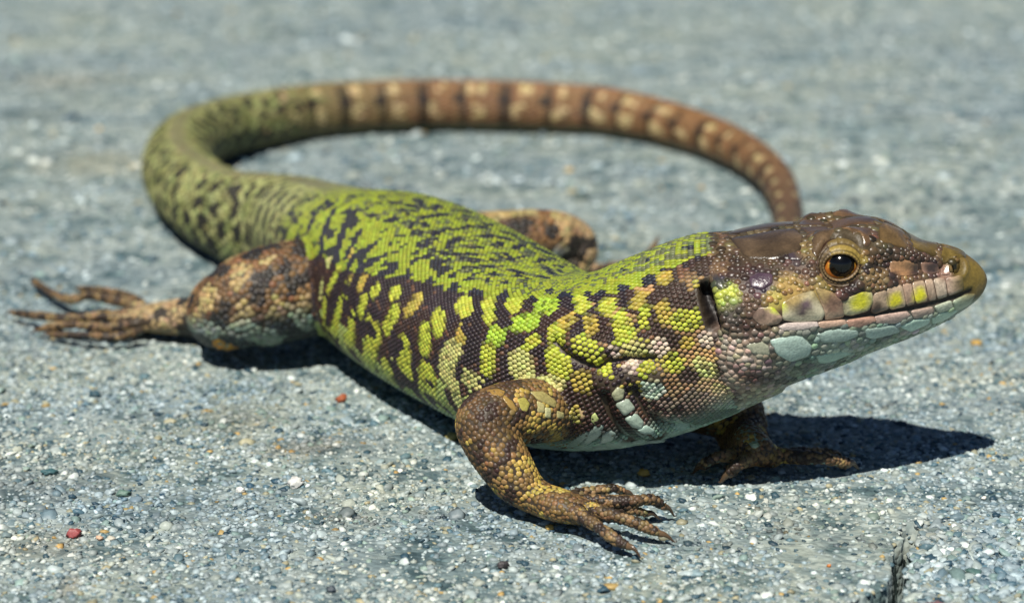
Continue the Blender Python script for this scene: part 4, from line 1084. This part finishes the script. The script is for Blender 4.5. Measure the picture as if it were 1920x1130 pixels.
STAINS = [(*at_h(a, b_, 0)[:2], rx_, ry_, np.array(c_), k_) for a, b_, rx_, ry_, c_, k_ in STAINS]
def stain(X, Y):
    C = np.ones((len(X), 3)); base = np.array((0.23, 0.26, 0.265))
    nz = 0.55 * fbm(X, Y, 1.1, 91, 4) + 0.35 * fbm(X, Y, 0.35, 92, 3)
    for x, y, rx_, ry_, c_, k_ in STAINS:
        d = np.hypot((X - x) / rx_, (Y - y) / ry_) + nz
        k = (0.62 * k_ * np.clip((1.15 - d) / 0.8, 0, 1))[:, None]
        C = C * (1 - k) + (c_ / base) * k
    return C
def graded(a, b, st, far):
    core = np.arange(a, b + st / 2, st); out = []; x, d = b, st
    while x < far: d *= 1.45; x += d; out.append(x)
    lo = []; x, d = a, st
    while x > -far: d *= 1.45; x -= d; lo.append(x)
    return np.r_[lo[::-1], core, out]
gx_, gy_ = graded(-62, 62, 0.40, 40000), graded(98, 340, 0.55, 40000)
gx_ = np.unique(np.r_[gx_[(gx_ < 17.4) | (gx_ > 24.1)], np.arange(17.5, 24, .11)]); gy_ = np.unique(np.r_[gy_[(gy_ < 103.4) | (gy_ > 119.1)], np.arange(103.5, 119, .13)])
GX, GY = np.meshgrid(gx_, gy_)
GZ = ground_z(GX, GY)
nx, ny = len(gx_), len(gy_)
I = np.arange(nx * ny).reshape(ny, nx)
GF = np.stack([I[:-1, :-1], I[:-1, 1:], I[1:, 1:], I[1:, :-1]], -1).reshape(-1, 4)
mg, t, b = mat('stone_ground')
tc = t.nodes.new('ShaderNodeTexCoord')
def vor(scale, feature='F1'):
    n = t.nodes.new('ShaderNodeTexVoronoi'); n.inputs['Scale'].default_value = scale; n.feature = feature
    t.links.new(tc.outputs['Object'], n.inputs['Vector']); return n
def noi(scale, det=4):
    n = t.nodes.new('ShaderNodeTexNoise'); n.inputs['Scale'].default_value = scale; n.inputs['Detail'].default_value = det
    t.links.new(tc.outputs['Object'], n.inputs['Vector']); return n
def ramp(src, stops):
    r = t.nodes.new('ShaderNodeValToRGB'); r.color_ramp.interpolation = 'LINEAR'
    while len(r.color_ramp.elements) < len(stops): r.color_ramp.elements.new(0.5)
    for e, (p, c) in zip(r.color_ramp.elements, stops): e.position = p; e.color = (*c, 1)
    t.links.new(src, r.inputs[0]); return r
def mix(a, b_, fac, mode='MIX'):
    m_ = t.nodes.new('ShaderNodeMix'); m_.data_type = 'RGBA'; m_.blend_type = mode
    if isinstance(fac, float): m_.inputs[0].default_value = fac
    else: t.links.new(fac, m_.inputs[0])
    t.links.new(a, m_.inputs[6]); t.links.new(b_, m_.inputs[7]); return m_.outputs[2]
def sep(c):
    s_ = t.nodes.new('ShaderNodeSeparateColor'); t.links.new(c, s_.inputs[0]); return s_.outputs[0]
v1, v2, v3 = vor(2600), vor(1300), vor(620)
GSTOPS = [(0.0, (0.035, 0.06, 0.075)), (0.12, (0.07, 0.10, 0.115)), (0.3, (0.16, 0.19, 0.195)), (0.6, (0.235, 0.26, 0.255)), (0.8, (0.30, 0.305, 0.27)), (0.93, (0.38, 0.40, 0.385)), (1.0, (0.50, 0.52, 0.50))]
c1 = ramp(sep(v1.outputs['Color']), GSTOPS); c2 = ramp(sep(v2.outputs['Color']), GSTOPS); c3 = ramp(sep(v3.outputs['Color']), GSTOPS)
n1 = noi(900, 3); n2 = noi(120, 4); n3 = noi(26, 4)
f1 = ramp(n1.outputs['Fac'], [(0.42, (0, 0, 0)), (0.55, (1, 1, 1))])
cc = mix(c1.outputs[0], c2.outputs[0], f1.outputs[0])
f3 = ramp(noi(340, 2).outputs['Fac'], [(0.60, (0, 0, 0)), (0.66, (1, 1, 1))])
cc = mix(cc, c3.outputs[0], f3.outputs[0])
cem = ramp(n2.outputs['Fac'], [(0.3, (0.17, 0.20, 0.205)), (0.7, (0.27, 0.285, 0.265))])
cc = mix(cc, cem.outputs[0], 0.38)
big = ramp(n3.outputs['Fac'], [(0.3, (0.86, 0.9, 0.94)), (0.7, (1.10, 1.08, 1.0))])
cc = mix(cc, big.outputs[0], 1.0, 'MULTIPLY')
st1 = ramp(noi(300, 5).outputs['Fac'], [(0.36, (0.26, 0.38, 0.42)), (0.48, (1, 1, 1))])
cc = mix(cc, st1.outputs[0], 0.85, 'MULTIPLY')
st2 = ramp(noi(75, 4).outputs['Fac'], [(0.34, (0.62, 0.70, 0.72)), (0.46, (1, 1, 1)), (0.62, (1.0, 0.97, 0.88))])
cc = mix(cc, st2.outputs[0], 0.9, 'MULTIPLY')
att = t.nodes.new('ShaderNodeAttribute'); att.attribute_name = 'Col'
cc = mix(cc, att.outputs['Color'], 1.0, 'MULTIPLY')
tint = t.nodes.new('ShaderNodeRGB'); tint.outputs[0].default_value = (0.97, 1.06, 1.10, 1)
cc = mix(cc, tint.outputs[0], 1.0, 'MULTIPLY')
t.links.new(cc, b.inputs['Base Color'])
b.inputs['Roughness'].default_value = 0.85; b.inputs['Specular IOR Level'].default_value = 0.25
bp = t.nodes.new('ShaderNodeBump'); bp.inputs['Strength'].default_value = 0.9; bp.inputs['Distance'].default_value = 0.00014; bp.invert = True
t.links.new(v1.outputs['Distance'], bp.inputs['Height'])
bp2 = t.nodes.new('ShaderNodeBump'); bp2.inputs['Strength'].default_value = 0.8; bp2.inputs['Distance'].default_value = 0.00025
t.links.new(n1.outputs['Fac'], bp2.inputs['Height']); t.links.new(bp.outputs[0], bp2.inputs['Normal'])
t.links.new(bp2.outputs[0], b.inputs['Normal'])
ground = add('ground', make_mesh('ground', np.stack([GX, GY, GZ], -1).reshape(-1, 3), GF, stain(GX.ravel(), GY.ravel()), mg))
ground['kind'] = 'structure'
ground['label'] = 'blue-grey sandy stone ground with fine embedded grit'

# ---- loose and embedded grains
M_GRAIN = skin_material('sand_grain', 0.5, 0.4, 4500, 0.4, metal_noise=0.18)
def ico(sub):
    bm_ = bmesh.new(); bmesh.ops.create_icosphere(bm_, subdivisions=sub, radius=1.0)
    V = np.array([v.co[:] for v in bm_.verts]); bm_.verts.index_update(); F = np.array([[v.index for v in f.verts] for f in bm_.faces]); bm_.free()
    return V, F
def grain_shape(sub, seed):
    V, F = ico(sub); r = np.random.default_rng(seed)
    V = V * (1 + 0.16 * r.standard_normal((len(V), 1)))
    for _ in range(3):                                   # broken facets
        d = norm(r.standard_normal(3)); k = r.uniform(.55, .85); q = V @ d; V = V - np.outer(np.maximum(q - k, 0), d)
    V *= np.array([r.uniform(.9, 1.35), r.uniform(.75, 1.05), r.uniform(.5, .75)])
    return V, F
GC = np.array([(0.31, 0.345, 0.335), (0.25, 0.285, 0.285), (0.21, 0.25, 0.26), (0.28, 0.30, 0.265), (0.15, 0.20, 0.215), (0.075, 0.125, 0.145), (0.025, 0.055, 0.075), (0.40, 0.43, 0.41), (0.50, 0.52, 0.49), (0.28, 0.25, 0.16), (0.36, 0.24, 0.09), (0.19, 0.25, 0.22)])
GP = np.array([.18, .15, .12, .12, .10, .08, .07, .08, .04, .03, .01, .05]); GP = GP / GP.sum()
gb_v, gb_f, gb_c, gb_n = [], [], [], 0
def scatter(n, xf, y0, y1, rmed, rs, rmin, rmax, sub, seed, dens=None, far=False):
    global gb_n
    r = np.random.default_rng(seed)
    Y = r.uniform(y0, y1, n); X = r.uniform(-1, 1, n) * xf(Y)
    R = np.clip(rmed * np.exp(rs * r.standard_normal(n)), rmin, rmax)
    if dens is not None:
        k = r.random(n) < dens(X, Y); X, Y, R = X[k], Y[k], R[k]
    Zg = ground_z(X, Y)
    shapes = [grain_shape(sub, seed * 10 + i) for i in range(8)]
    which = r.integers(0, 8, len(X))
    gp = GP.copy()
    if far: gp[[4, 5, 6, 7, 8]] *= 2.2; gp /= gp.sum()
    Ccat = GC[r.choice(len(GC), len(X), p=gp)] * (1 + .15 * r.standard_normal((len(X), 1)))
    pt = fbm(X, Y, 0.32, 55, 3)[:, None]; pd = np.clip(fbm(X, Y, 0.42, 56, 3) * 2.2 - 0.35, 0, 1)[:, None]
    Ccat = Ccat * (1 + 0.32 * pt * np.array([1.0, .5, -.15])) * (1 - 0.75 * pd * (r.random((len(X), 1)) < .6))
    Ccat = Ccat * stain(X, Y) * np.array([1.0, 1.07, 1.10])
    for s_ in range(8):
        k = which == s_; V, F = shapes[s_]; m_ = k.sum()
        if m_ == 0: continue
        a = r.uniform(0, 6.28, m_); ca, sa = np.cos(a), np.sin(a)
        VV = np.empty((m_, len(V), 3))
        VV[..., 0] = ca[:, None] * V[:, 0] - sa[:, None] * V[:, 1]; VV[..., 1] = sa[:, None] * V[:, 0] + ca[:, None] * V[:, 1]; VV[..., 2] = V[:, 2]
        tl = r.normal(0, .22, (m_, 2))
        VV[..., 2] += VV[..., 0] * tl[:, :1] + VV[..., 1] * tl[:, 1:]
        VV *= R[k][:, None, None]
        VV += np.stack([X[k], Y[k], Zg[k] + R[k] * r.uniform(-.34, .12, m_)], 1)[:, None]
        gb_v.append(VV.reshape(-1, 3)); gb_f.append((F[None] + (np.arange(m_) * len(V))[:, None, None] + gb_n).reshape(-1, 3))
        gb_c.append(np.repeat(np.clip(Ccat[k], .01, .8), len(V), axis=0)); gb_n += m_ * len(V)
wide = lambda Y: 8 + Y * 0.245
SMOOTH = at_h(1560, 1030, 0)
def open_crack(X, Y):
    keep_ = (seg_dist(X, Y, CRACK[1:]) > 0.42) & ~in_poly(X, Y, LEDGE)
    return keep_ * 1.0
def dens(X, Y):
    d = 0.78 + 0.5 * fbm(X, Y, 0.5, 77)
    sm_ = np.exp(-(((X - SMOOTH[0]) / 3.6) ** 2 + ((Y - SMOOTH[1]) / 5.5) ** 2))
    sk = np.clip(fbm(X, Y, 0.22, 78, 3) * 3.0 - 0.9, 0, 1)
    return np.clip(d * (1 - 0.9 * sm_) * (1 - 0.7 * sk), 0.05, 1) * open_crack(X, Y)
scatter(66000, wide, 103, 168, 0.14, .38, .06, .32, 1, 5, dens)
scatter(4600, wide, 103, 172, 0.25, .28, .18, .5, 2, 6, dens)
scatter(20000, wide, 168, 360, 0.26, .4, .12, .75, 1, 8, dens, True)
# coarse grit on the broken side of the crack
def dgrit(X, Y): return open_crack(X, Y) * np.clip((X - np.interp(Y, CRACK[::-1, 1], CRACK[::-1, 0])) / 0.5, 0, 1) * np.clip((CRACK[0, 1] + 2.5 - Y) / 3, 0, 1)
scatter(9000, lambda Y: 0 * Y + 32, 103, 122, 0.24, .3, .12, .55, 2, 9, dgrit)
grains = add('sand_grains', make_mesh('sand_grains', np.concatenate(gb_v), np.concatenate(gb_f), np.concatenate(gb_c), M_GRAIN))
grains['kind'] = 'stuff'; grains['label'] = 'countless pale and blue-grey sand grains set in the stone ground'
print('grain verts', gb_n)

# ---- pebbles one can pick out
def pebble(u, v, wpx, hpx, colr, label, seed, rot=0.0, group=None, sinkf=0.15):
    p = at_h(u, v, 0.1); s_ = pxmm(p)
    V, F = grain_shape(3, seed)
    V = V / np.abs(V).max(0)
    r = wpx / s_ / 2
    V = V * np.array([r, r * 0.8, min(r * .75, hpx / s_ / 2 * 1.1)])
    ca, sa = math.cos(rot), math.sin(rot); V = np.stack([V[:, 0] * ca - V[:, 1] * sa, V[:, 0] * sa + V[:, 1] * ca, V[:, 2]], 1)
    z = float(ground_z(np.array([p[0]]), np.array([p[1]]))[0]) + V[:, 2].max() * (1 - 2 * sinkf)
    o = add('pebble', make_mesh('pebble', V, F, np.tile(np.array(colr), (len(V), 1)), M_GRAIN))
    o.location = Vector((p[0] * MM, p[1] * MM, z * MM))
    o['label'] = label; o['category'] = 'pebble'
    if group: o['group'] = group
pebble(640, 747, 27, 20, (0.30, 0.085, 0.035), 'rust red pebble on the stone beside the belly of the lizard', 1)
pebble(138, 994, 32, 20, (0.26, 0.06, 0.06), 'wine red pebble lying on the open stone far from the lizard', 2)
pebble(186, 1000, 17, 14, (0.52, 0.34, 0.23), 'small peach grain next to the wine red pebble', 3)
pebble(207, 1001, 20, 17, (0.42, 0.40, 0.33), 'pale tan pebble beside the small peach grain', 4)
pebble(1207, 886, 28, 22, (0.44, 0.28, 0.06), 'amber yellow pebble at the edge of the chest shadow', 5)
pebble(1031, 981, 18, 14, (0.46, 0.30, 0.08), 'small amber grain by the wrist of the near forefoot', 6)
pebble(943, 1056, 26, 22, (0.045, 0.04, 0.042), 'black pebble in front of the near forefoot', 7)
pebble(622, 1102, 22, 22, (0.03, 0.045, 0.06), 'blue-black pebble with no larger stone near it', 8)
pebble(555, 904, 38, 22, (0.60, 0.60, 0.57), 'large white angular pebble on the open stone', 9)
pebble(450, 912, 20, 14, (0.66, 0.66, 0.62), 'small rounded white pebble near the large white one', 10)
pebble(92, 877, 40, 12, (0.04, 0.10, 0.11), 'long flat dark teal chip lying in the stone', 11)
pebble(230, 917, 36, 14, (0.10, 0.17, 0.14), 'flat green pebble lying in the stone', 12)
pebble(714, 907, 24, 10, (0.05, 0.10, 0.10), 'thin dark green chip on open stone before the belly', 13)
pebble(1828, 1055, 38, 14, (0.06, 0.12, 0.11), 'dark green flat stone among the coarse grit past the crack', 14)
pebble(1845, 928, 11, 17, (0.70, 0.68, 0.62), 'upright white grain above the coarse grit', 15)
pebble(1555, 1055, 11, 18, (0.40, 0.13, 0.02), 'tiny glossy orange grain on the smooth cement patch', 16)
pebble(178, 736, 24, 12, (0.03, 0.07, 0.09), 'dark blue chip before the long hind toes', 17)
pebble(848, 815, 28, 18, (0.24, 0.21, 0.07), 'olive pebble against the elbow of the near foreleg', 18)
pebble(1705, 1000, 14, 14, (0.16, 0.07, 0.05), 'small maroon grain at the top end of the crack', 19)
pebble(1757, 1125, 60, 20, (0.17, 0.10, 0.10), 'broad dull purple stone among the coarse grit', 20)
pebble(1830, 638, 22, 13, (0.38, 0.24, 0.06), 'amber grain on the stone under the snout', 21)
